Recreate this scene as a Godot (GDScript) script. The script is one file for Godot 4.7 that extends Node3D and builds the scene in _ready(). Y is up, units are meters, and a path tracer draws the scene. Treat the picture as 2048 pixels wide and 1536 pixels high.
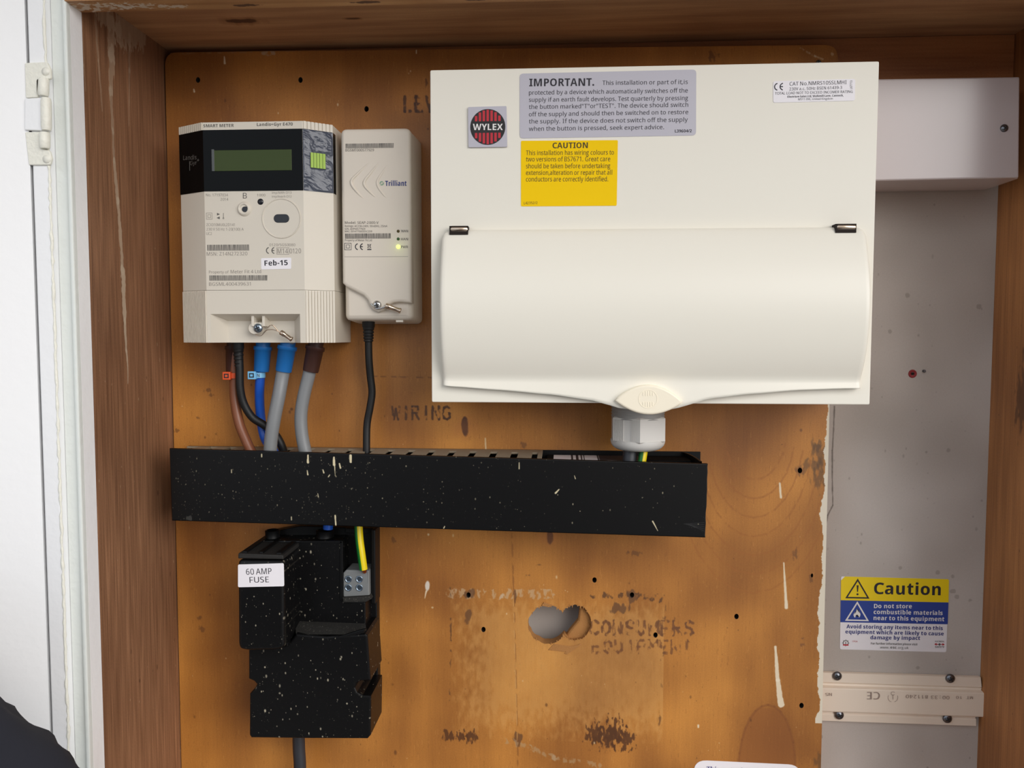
extends Node3D
# An outdoor meter cupboard: plywood mounting board with a smart meter, a communications hub,
# a consumer unit, slotted cable duct and a service fuse.  Units are metres; the board's front is z = 0.

const BOARD_X := -0.345
const BOARD_TOP := 0.2425
const BOARD_W := 0.57
const BOARD_H := 0.7025
const TEX := 2000.0          # board texture, pixels per metre

var uv_plane := "xy"
var uv_rect := Vector4(0, 0, 1, 1)
var rng := RandomNumberGenerator.new()
var rag := FastNoiseLite.new()
var used_names := {}
var font_plain := SystemFont.new()
var font_bold := SystemFont.new()
var font_serif := SystemFont.new()
var font_mono := SystemFont.new()
var m := {}


# ---------------------------------------------------------------- nodes
func numbered(called: String) -> String:
	var k: int = used_names.get(called, 0)
	used_names[called] = k + 1
	return called if k == 0 else "%s_%03d" % [called, k]


func thing(called: String, label: String, category: String, at: Vector3, group := "") -> Node3D:
	var o := Node3D.new()
	o.name = numbered(called)
	add_child(o)
	o.position = at
	tag(o, label, category, group)
	return o


func tag(o: Node, label: String, category: String, group := "") -> void:
	o.set_meta("label", label)
	o.set_meta("category", category)
	if group:
		o.set_meta("group", group)


func base_of(o: Node) -> Vector3:
	var at := Vector3.ZERO
	while o != self:
		at += o.position
		o = o.get_parent()
	return at


# commits shapes given in scene coordinates as one named mesh under a parent
func part(called: String, st: SurfaceTool, mat: Material, parent: Node = self, label := "") -> MeshInstance3D:
	st.generate_normals()
	var o := MeshInstance3D.new()
	o.mesh = st.commit()
	o.material_override = mat
	o.name = called if parent != self else numbered(called)
	parent.add_child(o, true)
	o.position = -base_of(parent)
	if label:
		o.set_meta("label", label)
	return o


# a further piece with the same mesh as one that was built about the origin
func again(called: String, source: MeshInstance3D, at: Vector3, parent: Node) -> MeshInstance3D:
	var o: MeshInstance3D = source.duplicate()
	o.name = called
	parent.add_child(o, true)
	o.position = at - base_of(parent)
	return o


func structure(called: String, st: SurfaceTool, mat: Material) -> MeshInstance3D:
	var o := part(called, st, mat)
	o.set_meta("kind", "structure")
	return o


# ---------------------------------------------------------------- shapes
func mb() -> SurfaceTool:
	var st := SurfaceTool.new()
	st.begin(Mesh.PRIMITIVE_TRIANGLES)
	return st


func flat(st: SurfaceTool) -> void:
	st.set_smooth_group(0xFFFFFFFF)


func vert(st: SurfaceTool, v: Vector3) -> void:
	var a := v.x
	var b := v.y
	if uv_plane == "zy":
		a = v.z
	elif uv_plane == "xz":
		b = v.z
	st.set_uv(Vector2((a - uv_rect.x) / uv_rect.z, (uv_rect.y - b) / uv_rect.w))
	st.add_vertex(v)


func tri(st: SurfaceTool, a: Vector3, b: Vector3, c: Vector3, out: Vector3) -> void:
	vert(st, a)
	if (b - a).cross(c - a).dot(out) > 0.0:
		vert(st, c)
		vert(st, b)
	else:
		vert(st, b)
		vert(st, c)


func quad(st: SurfaceTool, a: Vector3, b: Vector3, c: Vector3, d: Vector3, out: Vector3) -> void:
	tri(st, a, b, c, out)
	tri(st, a, c, d, out)


func area(poly: PackedVector2Array) -> float:
	var s := 0.0
	for i in poly.size():
		s += poly[i].cross(poly[(i + 1) % poly.size()])
	return s


func inset(poly: PackedVector2Array, d: float) -> PackedVector2Array:
	var res := PackedVector2Array()
	var n := poly.size()
	for i in n:
		var e0 := (poly[i] - poly[(i + n - 1) % n]).normalized()
		var e1 := (poly[(i + 1) % n] - poly[i]).normalized()
		var n0 := Vector2(-e0.y, e0.x)
		var n1 := Vector2(-e1.y, e1.x)
		var k := maxf(0.35, 1.0 + n0.dot(n1))
		res.append(poly[i] + (n0 + n1) * (d / k))
	return res


func xyz(p: Vector2, z: float) -> Vector3:
	return Vector3(p.x, p.y, z)


func face(st: SurfaceTool, poly: PackedVector2Array, z: float, out := Vector3.BACK) -> void:
	flat(st)
	var idx := Geometry2D.triangulate_polygon(poly)
	for i in range(0, idx.size(), 3):
		tri(st, xyz(poly[idx[i]], z), xyz(poly[idx[i + 1]], z), xyz(poly[idx[i + 2]], z), out)


# an outline in the board's plane with thickness, its front edge rounded in steps
func prism(st: SurfaceTool, outline: PackedVector2Array, z0: float, z1: float, bevel := 0.0, steps := 2, smooth := false, back := true) -> void:
	var poly := outline
	if area(poly) < 0.0:
		poly = PackedVector2Array(Array(outline))
		poly.reverse()
	var rings := [[poly, z0], [poly, z1 - bevel]]
	if bevel > 0.0:
		for i in range(1, steps + 1):
			var a := PI / 2 * i / steps
			rings.append([inset(poly, bevel * (1.0 - cos(a))), z1 - bevel + bevel * sin(a)])
	var n := poly.size()
	for k in rings.size() - 1:
		if smooth:
			st.set_smooth_group(7)
		else:
			flat(st)
		var p: PackedVector2Array = rings[k][0]
		var q: PackedVector2Array = rings[k + 1][0]
		for i in n:
			var j := (i + 1) % n
			var e := (poly[j] - poly[i]).normalized()
			quad(st, xyz(p[i], rings[k][1]), xyz(p[j], rings[k][1]), xyz(q[j], rings[k + 1][1]), xyz(q[i], rings[k + 1][1]), Vector3(e.y, -e.x, 0.3 if k > 0 else 0.0))
	face(st, rings[-1][0], z1)
	if back:
		face(st, poly, z0, Vector3.FORWARD)


func rect(a: Vector2, b: Vector2) -> PackedVector2Array:
	return PackedVector2Array([Vector2(minf(a.x, b.x), minf(a.y, b.y)), Vector2(maxf(a.x, b.x), minf(a.y, b.y)), Vector2(maxf(a.x, b.x), maxf(a.y, b.y)), Vector2(minf(a.x, b.x), maxf(a.y, b.y))])


func rounded(poly: PackedVector2Array, r: float, seg := 4) -> PackedVector2Array:
	var res := PackedVector2Array()
	var n := poly.size()
	for i in n:
		var a := poly[(i + n - 1) % n]
		var b := poly[i]
		var c := poly[(i + 1) % n]
		var d0 := (a - b).normalized()
		var d1 := (c - b).normalized()
		var t := minf(r, minf(a.distance_to(b), b.distance_to(c)) * 0.48)
		for k in seg + 1:
			var u := float(k) / seg
			res.append((b + d0 * t).lerp(b, u).lerp(b.lerp(b + d1 * t, u), u))
	return res


func ellipse(c: Vector2, rx: float, ry: float, n := 24) -> PackedVector2Array:
	var res := PackedVector2Array()
	for i in n:
		res.append(c + Vector2(cos(TAU * i / n) * rx, sin(TAU * i / n) * ry))
	return res


func box(st: SurfaceTool, a: Vector3, b: Vector3, bevel := 0.0) -> void:
	prism(st, rect(Vector2(a.x, a.y), Vector2(b.x, b.y)), minf(a.z, b.z), maxf(a.z, b.z), bevel, 2)


func curve_points(pts: Array, per := 6) -> PackedVector3Array:
	var c := Curve3D.new()
	for i in pts.size():
		var before: Vector3 = pts[maxi(i - 1, 0)]
		var after: Vector3 = pts[mini(i + 1, pts.size() - 1)]
		var t := (after - before) / 6.0
		c.add_point(pts[i], -t, t)
	var res := PackedVector3Array()
	for i in pts.size() - 1:
		for k in per:
			res.append(c.sample(i, float(k) / per))
	res.append(pts[-1])
	return res


# a round bar along a path; radii may vary; from..to (in turns) leaves only a strip of its skin
func tube(st: SurfaceTool, path: PackedVector3Array, radius: float, sides := 14, radii := [], from := 0.0, to := 1.0, caps := true) -> void:
	st.set_smooth_group(3)
	var n := path.size()
	var side := Vector3.RIGHT
	var rings := []
	for i in n:
		var t := (path[mini(i + 1, n - 1)] - path[maxi(i - 1, 0)]).normalized()
		if i == 0:
			side = Vector3.RIGHT if absf(t.x) < 0.9 else Vector3.UP
		side = (side - t * t.dot(side)).normalized()
		var up := t.cross(side)
		var r: float = radius if radii.is_empty() else radii[i]
		var ring := PackedVector3Array()
		for k in sides + 1:
			var a := TAU * lerpf(from, to, float(k) / sides)
			ring.append(path[i] + (side * cos(a) + up * sin(a)) * r)
		rings.append(ring)
	for i in n - 1:
		for k in sides:
			var mid: Vector3 = (rings[i][k] + rings[i][k + 1]) / 2.0 - path[i]
			quad(st, rings[i][k], rings[i][k + 1], rings[i + 1][k + 1], rings[i + 1][k], mid)
	if caps:
		flat(st)
		for e in [0, n - 1]:
			var out := (path[0] - path[1]) if e == 0 else (path[n - 1] - path[n - 2])
			for k in sides:
				tri(st, path[e], rings[e][k], rings[e][k + 1], out)


# a profile of (radius, height) turned about an axis
func lathe(st: SurfaceTool, at: Vector3, axis: Vector3, profile: Array, sides := 24, smooth := true, phase := 0.0) -> void:
	var side := (Vector3.UP if absf(axis.y) < 0.9 else Vector3.RIGHT)
	side = (side - axis * axis.dot(side)).normalized()
	var up := axis.cross(side)
	for i in profile.size() - 1:
		if smooth:
			st.set_smooth_group(10 + i % 2 if absf(profile[i].y - profile[i + 1].y) < 1e-7 else 3)
		else:
			flat(st)
		var d: Vector2 = profile[i + 1] - profile[i]
		for k in sides:
			var q := []
			for c in [[i, k], [i, k + 1], [i + 1, k + 1], [i + 1, k]]:
				var a: float = TAU * (float(c[1]) / sides) + phase
				q.append(at + axis * profile[c[0]].y + (side * cos(a) + up * sin(a)) * profile[c[0]].x)
			var am := TAU * ((k + 0.5) / sides) + phase
			quad(st, q[0], q[1], q[2], q[3], (side * cos(am) + up * sin(am)) * d.y - axis * d.x)


# lettering: baseline from p0 to p1, capitals of the given height
func text(st: SurfaceTool, words: String, p0: Vector3, p1: Vector3, cap: float, font: Font = null, up_hint := Vector3.UP) -> void:
	var f: Font = font if font else font_plain
	var right := (p1 - p0).normalized()
	var up := (up_hint - right * right.dot(up_hint)).normalized()
	var t := TextMesh.new()
	t.font = f
	t.font_size = 32
	t.pixel_size = 0.01
	t.depth = 0.0
	t.curve_step = 2.0
	t.horizontal_alignment = HORIZONTAL_ALIGNMENT_LEFT
	t.text = "H"
	var hb := t.get_aabb()
	t.text = words
	var arrays := t.surface_get_arrays(0)
	var v: PackedVector3Array = arrays[Mesh.ARRAY_VERTEX]
	var idx = arrays[Mesh.ARRAY_INDEX]
	var b := t.get_aabb()
	var sx := p0.distance_to(p1) / b.size.x
	var sy := cap / hb.size.y
	flat(st)
	var order: Array = Array(idx) if idx != null and idx.size() > 0 else range(v.size())
	for i in order:
		vert(st, p0 + right * ((v[i].x - b.position.x) * sx) + up * ((v[i].y - hb.position.y) * sy))


func strip(st: SurfaceTool, pts: Array, width: float, closed := false) -> void:
	# a printed line: flat band of constant width, its corners mitred
	flat(st)
	var n := pts.size()
	if n > 3 and pts[0].distance_to(pts[n - 1]) < 1e-6:
		n -= 1
		closed = true
	var left := []
	var right := []
	for i in n:
		var before: Vector3 = pts[(i + n - 1) % n] if closed or i > 0 else pts[i]
		var after: Vector3 = pts[(i + 1) % n] if closed or i < n - 1 else pts[i]
		var d0: Vector3 = (pts[i] - before).normalized() if before != pts[i] else (after - pts[i]).normalized()
		var d1: Vector3 = (after - pts[i]).normalized() if after != pts[i] else d0
		var s := Vector3(-d0.y - d1.y, d0.x + d1.x, 0) / 2.0
		s *= width / 2.0 / maxf(s.length_squared(), 0.2)
		left.append(pts[i] + s)
		right.append(pts[i] - s)
	for i in (n if closed else n - 1):
		var k := (i + 1) % n
		quad(st, left[i], left[k], right[k], right[i], Vector3.BACK)


func arc(c: Vector3, r: float, a0: float, a1: float, n := 12) -> Array:
	var res := []
	for i in n + 1:
		var a := lerpf(a0, a1, float(i) / n)
		res.append(c + Vector3(cos(a), sin(a), 0) * r)
	return res


func ce_mark(st: SurfaceTool, c_mid: Vector3, e_mid: Vector3, r: float, w: float) -> void:
	for mid in [c_mid, e_mid]:
		strip(st, arc(mid + Vector3(r * 0.45, 0, 0), r, PI * 0.56, PI * 1.44), w)
	strip(st, [e_mid - Vector3(r * 0.5, 0, 0), e_mid + Vector3(r * 0.3, 0, 0)], w)


func barcode(st: SurfaceTool, p0: Vector3, p1: Vector3, seed_value: int, bars: int) -> void:
	var r := RandomNumberGenerator.new()
	r.seed = seed_value
	flat(st)
	var w := (p1.x - p0.x) / bars
	for i in bars:
		var x := p0.x + w * (i + r.randf() * 0.2)
		quad(st, Vector3(x, p0.y, p0.z), Vector3(x + w * r.randf_range(0.35, 0.85), p0.y, p0.z), Vector3(x + w * 0.6, p1.y, p0.z), Vector3(x, p1.y, p0.z), Vector3.BACK)


# ---------------------------------------------------------------- materials and painted textures
func mat(color: Color, rough := 0.5, metal := 0.0, spec := 0.5) -> StandardMaterial3D:
	var r := StandardMaterial3D.new()
	r.albedo_color = color
	r.roughness = rough
	r.metallic = metal
	r.metallic_specular = spec
	return r


func c8(r: int, g: int, b: int) -> Color:
	return Color(r / 255.0, g / 255.0, b / 255.0)


func noise_pixels(w: int, h: int, sw: int, sh: int, freq: float, octaves: int, seed_value: int) -> PackedByteArray:
	var n := FastNoiseLite.new()
	n.seed = seed_value
	n.frequency = freq
	n.fractal_octaves = octaves
	var im := n.get_image(sw, sh, false, false, true)
	im.convert(Image.FORMAT_L8)
	if sw != w or sh != h:
		im.resize(w, h, Image.INTERPOLATE_CUBIC)
	return im.get_data()


# wood: slow mottling, long figure and fine fibres that run along the grain
func wood(w: int, h: int, light: Color, dark: Color, upright: bool, seed_value: int, weights := Vector3(0.3, 0.4, 0.3), fig := 0.02, blond := Color(0, 0, 0, 0)) -> Image:
	var a := noise_pixels(w, h, w / 4, h / 4, 0.012, 3, seed_value)
	var b := noise_pixels(w, h, w if upright else maxi(w / 14, 8), maxi(h / 14, 8) if upright else h, fig, 4, seed_value + 1)
	var c := noise_pixels(w, h, w if upright else maxi(w / 28, 8), maxi(h / 28, 8) if upright else h, 0.25, 2, seed_value + 2)
	var d := noise_pixels(w, h, w, h, 0.4, 2, seed_value + 3)
	var px := PackedByteArray()
	px.resize(w * h * 3)
	var l := [light.r * 255, light.g * 255, light.b * 255]
	var k := [dark.r * 255 - l[0], dark.g * 255 - l[1], dark.b * 255 - l[2]]
	var k0: float = k[0]
	var k1: float = k[1]
	var k2: float = k[2]
	var l0: float = l[0]
	var l1: float = l[1]
	var l2: float = l[2]
	var wa := weights.x / 255.0
	var wb := weights.y / 255.0
	var wc := weights.z / 255.0
	var o := 0
	for i in w * h:
		var t := a[i] * wa + b[i] * wb + c[i] * wc + (d[i] - 128) * 0.0007
		t = clampf((t - 0.5) * 1.5 + 0.5, 0.0, 1.0)
		px[o] = int(l0 + k0 * t)
		px[o + 1] = int(l1 + k1 * t)
		px[o + 2] = int(l2 + k2 * t)
		o += 3
	return Image.create_from_data(w, h, false, Image.FORMAT_RGB8, px)


func dab(im: Image, x: int, y: int, c: Color, a: float) -> void:
	if a > 0.0 and x >= 0 and y >= 0 and x < im.get_width() and y < im.get_height():
		im.set_pixel(x, y, im.get_pixel(x, y).lerp(c, minf(a, 1.0)))


# a ragged patch of stain, dirt or paint
func blot(im: Image, at: Vector2, rx: float, ry: float, c: Color, alpha := 1.0, ragged := 0.5, grain := 0.15, hard := 4.0) -> void:
	for y in range(int(at.y - ry * 1.5), int(at.y + ry * 1.5) + 1):
		for x in range(int(at.x - rx * 1.5), int(at.x + rx * 1.5) + 1):
			var d := Vector2((x - at.x) / rx, (y - at.y) / ry).length()
			d += ragged * rag.get_noise_2d(x * grain * 10.0, y * grain * 4.0)
			dab(im, x, y, c, alpha * clampf((1.0 - d) * hard, 0.0, 1.0))


func stroke(im: Image, pts: Array, w0: float, w1: float, c: Color, alpha := 1.0, broken := 0.0, ragged := 0.3) -> void:
	for i in pts.size() - 1:
		var a: Vector2 = pts[i]
		var b: Vector2 = pts[i + 1]
		var lo := a.min(b) - Vector2.ONE * (maxf(w0, w1) + 1)
		var hi := a.max(b) + Vector2.ONE * (maxf(w0, w1) + 1)
		var ab := b - a
		var share := 1.0 / (pts.size() - 1)
		for y in range(int(lo.y), int(hi.y) + 1):
			for x in range(int(lo.x), int(hi.x) + 1):
				var p := Vector2(x, y)
				var t := clampf((p - a).dot(ab) / maxf(ab.length_squared(), 0.01), 0.0, 1.0)
				var w := lerpf(w0, w1, (i + t) * share) * (1.0 + ragged * rag.get_noise_2d(x * 2.0, y * 1.2))
				var cover := clampf(w / 2 - p.distance_to(a + ab * t) + 0.5, 0.0, 1.0)
				if broken > 0.0 and cover > 0.0:
					cover *= clampf((rag.get_noise_2d(x * 1.6 + 900.0, y * 0.9) - broken + 0.5) * 4.0, 0.0, 1.0)
				dab(im, x, y, c, alpha * cover)


func specks(im: Image, count: int, area_px: Rect2, c: Color, r0: float, r1: float, seed_value: int, alpha := 1.0) -> void:
	var r := RandomNumberGenerator.new()
	r.seed = seed_value
	for i in count:
		var p := area_px.position + Vector2(r.randf(), r.randf()) * area_px.size
		var q := r0 + (r1 - r0) * pow(r.randf(), 3.0)
		blot(im, p, q, q * r.randf_range(0.9, 1.9), c, alpha * r.randf_range(0.5, 1.0), 0.2, 0.1, 2.0)


func painted(im: Image, rough: float, spec := 0.5) -> StandardMaterial3D:
	var r := StandardMaterial3D.new()
	r.albedo_texture = ImageTexture.create_from_image(im)
	r.roughness = rough
	r.metallic_specular = spec
	return r


func bumpy(r: StandardMaterial3D, freq: float, strength: float, scale_per_m: float, seed_value: int, octaves := 3) -> StandardMaterial3D:
	var n := FastNoiseLite.new()
	n.frequency = freq
	n.seed = seed_value
	n.fractal_octaves = octaves
	var t := NoiseTexture2D.new()
	t.width = 256
	t.height = 256
	t.seamless = true
	t.as_normal_map = true
	t.bump_strength = strength
	t.noise = n
	r.normal_enabled = true
	r.normal_texture = t
	r.normal_scale = 1.0
	r.uv1_triplanar = true
	r.uv1_scale = Vector3.ONE * scale_per_m
	return r


const LETTERS := {
	"W": "0,0 .22,1 .5,.2 .78,1 1,0", "I": ".5,0 .5,1", "R": "0,0 0,1|0,0 .7,0 .8,.25 .6,.48 0,.5|.4,.5 .85,1", "N": "0,1 0,0 .9,1 .9,0",
	"G": ".9,.12 .6,0 .2,.1 0,.5 .2,.9 .6,1 .95,.85 .95,.55 .65,.55", "L": "0,0 0,1 .7,1", "E": ".8,0 0,0 0,1 .8,1|0,.5 .6,.5", "C": ".9,.15 .55,0 .15,.15 0,.5 .15,.85 .55,1 .9,.85",
	"O": ".45,0 .1,.2 0,.5 .1,.8 .45,1 .8,.8 .9,.5 .8,.2 .45,0", "S": ".85,.12 .5,0 .1,.15 .15,.42 .7,.55 .85,.8 .5,1 .05,.88", "U": "0,0 0,.75 .4,1 .8,.75 .8,0", "M": "0,1 0,0 .5,.6 1,0 1,1",
	"Q": ".45,0 .1,.2 0,.5 .1,.8 .45,1 .8,.8 .9,.5 .8,.2 .45,0|.55,.7 .95,1", "P": "0,1 0,0 .7,0 .8,.25 .6,.5 0,.5", "T": "0,0 .9,0|.45,0 .45,1", "V": "0,0 .45,1 .9,0",
}


# worn stencil lettering, stroke by stroke
func stencil(im: Image, words: String, from: Vector2, to: Vector2, height: float, width: float, c: Color, alpha: float, broken: float) -> void:
	var step := (to - from) / words.length()
	for i in words.length():
		if not LETTERS.has(words[i]):
			continue
		for line in LETTERS[words[i]].split("|"):
			var pts := []
			for q in line.split(" "):
				var v: PackedStringArray = q.split(",")
				pts.append(from + step * (i + 0.72 * float(v[0])) + Vector2(0, (float(v[1]) - 1.0) * height))
			stroke(im, pts, width, width, c, alpha, broken, 0.5)


func on_board(p: Vector2) -> Vector2:
	return Vector2((p.x - BOARD_X) * TEX, (BOARD_TOP - p.y) * TEX)


# ---------------------------------------------------------------- the scene
func _ready() -> void:
	var camera := Camera3D.new()
	camera.name = "camera"
	camera.fov = 51.282
	camera.near = 0.01
	camera.far = 50.0
	camera.position = Vector3(0, 0, 0.68)
	camera.rotation = Vector3(-0.06031, 0.06159, 0.0008)
	add_child(camera)
	camera.current = true

	var sky_look := ProceduralSkyMaterial.new()
	sky_look.sky_top_color = Color(0.80, 0.84, 0.89)
	sky_look.sky_horizon_color = Color(0.84, 0.86, 0.88)
	sky_look.ground_horizon_color = Color(0.47, 0.47, 0.47)
	sky_look.ground_bottom_color = Color(0.42, 0.42, 0.42)
	var sky := Sky.new()
	sky.sky_material = sky_look
	var environment := Environment.new()
	environment.background_mode = Environment.BG_SKY
	environment.sky = sky
	environment.background_energy_multiplier = 1.0
	environment.tonemap_mode = Environment.TONE_MAPPER_LINEAR
	environment.tonemap_exposure = 1.75
	environment.sdfgi_enabled = true
	environment.ssao_enabled = true
	environment.ssil_enabled = true
	var around := WorldEnvironment.new()
	around.name = "daylight"
	around.environment = environment
	add_child(around)

	var sun := DirectionalLight3D.new()
	sun.name = "veiled_sun"
	sun.basis = Basis.looking_at(-Vector3(0.8, 0.45, 0.85).normalized())
	sun.light_color = Color(1.0, 0.99, 0.98)
	sun.light_energy = 0.5
	sun.light_angular_distance = 50.0
	sun.shadow_enabled = true
	add_child(sun)

	rag.seed = 5
	rag.frequency = 0.05
	rag.fractal_octaves = 3
	font_plain.font_names = PackedStringArray(["Droid Sans"])
	font_bold.font_names = PackedStringArray(["Droid Sans"])
	font_bold.font_weight = 700
	font_serif.font_names = PackedStringArray(["Droid Serif"])
	font_serif.font_weight = 700
	font_mono.font_names = PackedStringArray(["Droid Sans Mono"])
	make_materials()
	cupboard()
	mounting_board()
	cupboard_door()
	consumer_unit()
	smart_meter()
	communications_hub()
	cable_duct()
	service_fuse()
	meter_cables()
	cable_gland()
	slab_fittings()
	photographer()


func make_materials() -> void:
	m.white_metal = bumpy(mat(c8(238, 233, 220), 0.42), 0.5, 0.12, 30.0, 3)
	m.white_plastic = mat(c8(240, 235, 222), 0.38)
	m.cream_plastic = mat(c8(250, 240, 218), 0.4)
	m.meter_case = mat(c8(217, 209, 195), 0.45)
	m.hub_case = bumpy(mat(c8(224, 214, 200), 0.5), 0.4, 0.3, 60.0, 4)
	m.gland = mat(c8(208, 205, 200), 0.45)
	m.thread = mat(c8(150, 148, 145), 0.5)
	m.pvc_white = mat(c8(200, 188, 187), 0.22)
	m.pvc_strip = mat(c8(240, 224, 206), 0.5)
	m.window = mat(c8(8, 9, 10), 0.1, 0.0, 0.22)
	m.lcd = mat(c8(62, 74, 40), 0.15, 0.0, 0.25)
	m.lcd_rim = mat(c8(70, 72, 70), 0.2)
	m.glossy_grey = mat(c8(74, 79, 92), 0.25)
	m.green_button = mat(c8(150, 185, 40), 0.4)
	m.black_plastic = mat(c8(13, 13, 14), 0.42, 0.0, 0.35)
	m.black_rubber = mat(c8(14, 14, 15), 0.55)
	m.slot = mat(c8(24, 26, 34), 0.3)
	m.blue_rubber = mat(c8(18, 102, 172), 0.5)
	m.blue_sheath = mat(c8(24, 84, 185), 0.38)
	m.grey_sheath = mat(c8(128, 130, 132), 0.42)
	m.brown_rubber = mat(c8(64, 36, 28), 0.5)
	m.brown_sheath = mat(c8(128, 76, 50), 0.4)
	m.dark_cable = mat(c8(44, 46, 52), 0.5)
	m.yellow_wire = mat(c8(225, 200, 10), 0.4)
	m.green_wire = mat(c8(20, 110, 40), 0.4)
	m.copper = mat(c8(200, 110, 60), 0.3, 1.0)
	m.orange_tie = mat(c8(225, 85, 35), 0.4)
	m.sky_tie = mat(c8(120, 185, 225), 0.4)
	m.steel = mat(c8(205, 205, 205), 0.22, 1.0)
	m.nickel = mat(c8(210, 190, 170), 0.25, 1.0)
	m.zinc = mat(c8(150, 165, 180), 0.3, 1.0)
	m.dark_steel = mat(c8(120, 122, 128), 0.32, 1.0)
	m.dull_black = mat(c8(14, 14, 15), 0.9, 0.0, 0.2)
	m.screw_slot = mat(c8(25, 27, 30), 0.6)
	m.silver_label = mat(c8(190, 187, 197), 0.35)
	m.yellow_label = mat(c8(250, 206, 0), 0.65, 0.0, 0.3)
	m.white_label = mat(c8(240, 236, 240), 0.4)
	m.ink = mat(c8(38, 34, 44), 0.6)
	m.brown_ink = mat(c8(72, 58, 6), 0.6)
	m.grey_ink = mat(c8(140, 132, 124), 0.6)
	m.mid_ink = mat(c8(96, 92, 88), 0.6)
	m.blue_ink = mat(c8(40, 46, 120), 0.6)
	m.logo_blue = mat(c8(24, 44, 120), 0.5)
	m.logo_green = mat(c8(130, 170, 140), 0.5)
	m.red_print = mat(c8(190, 32, 48), 0.45)
	m.black_print = mat(c8(22, 20, 22), 0.5)
	m.white_print = mat(c8(232, 228, 226), 0.5)
	m.sign_yellow = mat(c8(246, 214, 12), 0.45)
	m.sign_blue = mat(c8(40, 66, 150), 0.45)
	m.red_plug = mat(c8(150, 45, 48), 0.6)
	m.earth_block = bumpy(mat(c8(118, 120, 120), 0.4), 0.2, 2.0, 40.0, 21)
	m.white_paint = bumpy(mat(c8(246, 246, 247), 0.45), 0.05, 0.35, 9.0, 12)
	m.cream_paint = bumpy(mat(c8(238, 236, 224), 0.45), 0.08, 1.2, 12.0, 13)
	m.old_paint = bumpy(mat(c8(226, 230, 226), 0.5), 0.05, 0.6, 10.0, 14)
	m.render = bumpy(mat(c8(205, 200, 190), 0.9), 0.2, 3.0, 8.0, 22)
	m.raw_wood = bumpy(mat(c8(176, 122, 66), 0.8), 0.2, 4.0, 30.0, 15)
	m.dark_hole = mat(c8(30, 20, 14), 0.9)
	m.sleeve = bumpy(mat(c8(32, 33, 43), 0.95), 0.5, 2.5, 60.0, 16)
	m.skin = mat(c8(205, 160, 135), 0.6)
	m.hair = mat(c8(60, 44, 34), 0.7)
	m.trousers = mat(c8(48, 50, 58), 0.9)
	m.led_amber = mat(c8(76, 62, 20), 0.3)
	m.led_green = mat(c8(46, 84, 36), 0.3)
	m.dusty = bumpy(mat(c8(150, 135, 114), 0.8), 0.15, 2.0, 40.0, 17)
	m.dusty_black = bumpy(mat(c8(32, 30, 28), 0.6), 0.2, 2.0, 60.0, 19)
	m.faded_ink = mat(c8(152, 134, 124), 0.6)
	m.led_lit = mat(c8(225, 255, 120), 0.3)
	m.led_lit.emission_enabled = true
	m.led_lit.emission = c8(225, 255, 90)
	m.led_lit.emission_energy_multiplier = 1.6
	var im := Image.create(512, 512, false, Image.FORMAT_RGB8)
	im.fill(c8(12, 12, 13))
	specks(im, 520, Rect2(6, 6, 500, 500), c8(205, 195, 170), 0.7, 3.6, 31, 0.9)
	specks(im, 1200, Rect2(2, 2, 508, 508), c8(120, 112, 100), 0.5, 1.2, 32, 0.5)
	m.speckled = painted(im, 0.38, 0.35)
	m.speckled.uv1_triplanar = true
	m.speckled.uv1_scale = Vector3.ONE / 0.16
	im = Image.create(256, 256, false, Image.FORMAT_RGB8)
	im.fill(c8(44, 43, 41))
	specks(im, 500, Rect2(3, 3, 250, 250), c8(140, 134, 122), 0.6, 2.2, 35, 0.6)
	specks(im, 300, Rect2(3, 3, 250, 250), c8(96, 92, 84), 1.0, 4.0, 36, 0.5)
	m.ledge = painted(im, 0.85, 0.3)
	m.ledge.uv1_triplanar = true
	m.ledge.uv1_scale = Vector3.ONE / 0.06


# ---------------------------------------------------------------- setting
func wall_slab(called: String, a: Vector3, b: Vector3, material: Material, plane: String, r: Vector4) -> void:
	uv_plane = plane
	uv_rect = r
	var st := mb()
	box(st, a, b)
	structure(called, st, material)
	uv_plane = "xy"
	uv_rect = Vector4(0, 0, 1, 1)


func on_left(p: Vector2) -> Vector2:      # (z, y) on the left side to its texture
	return Vector2((p.x + 0.03) * 2200.0, (0.25 - p.y) * 1400.0)


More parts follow.
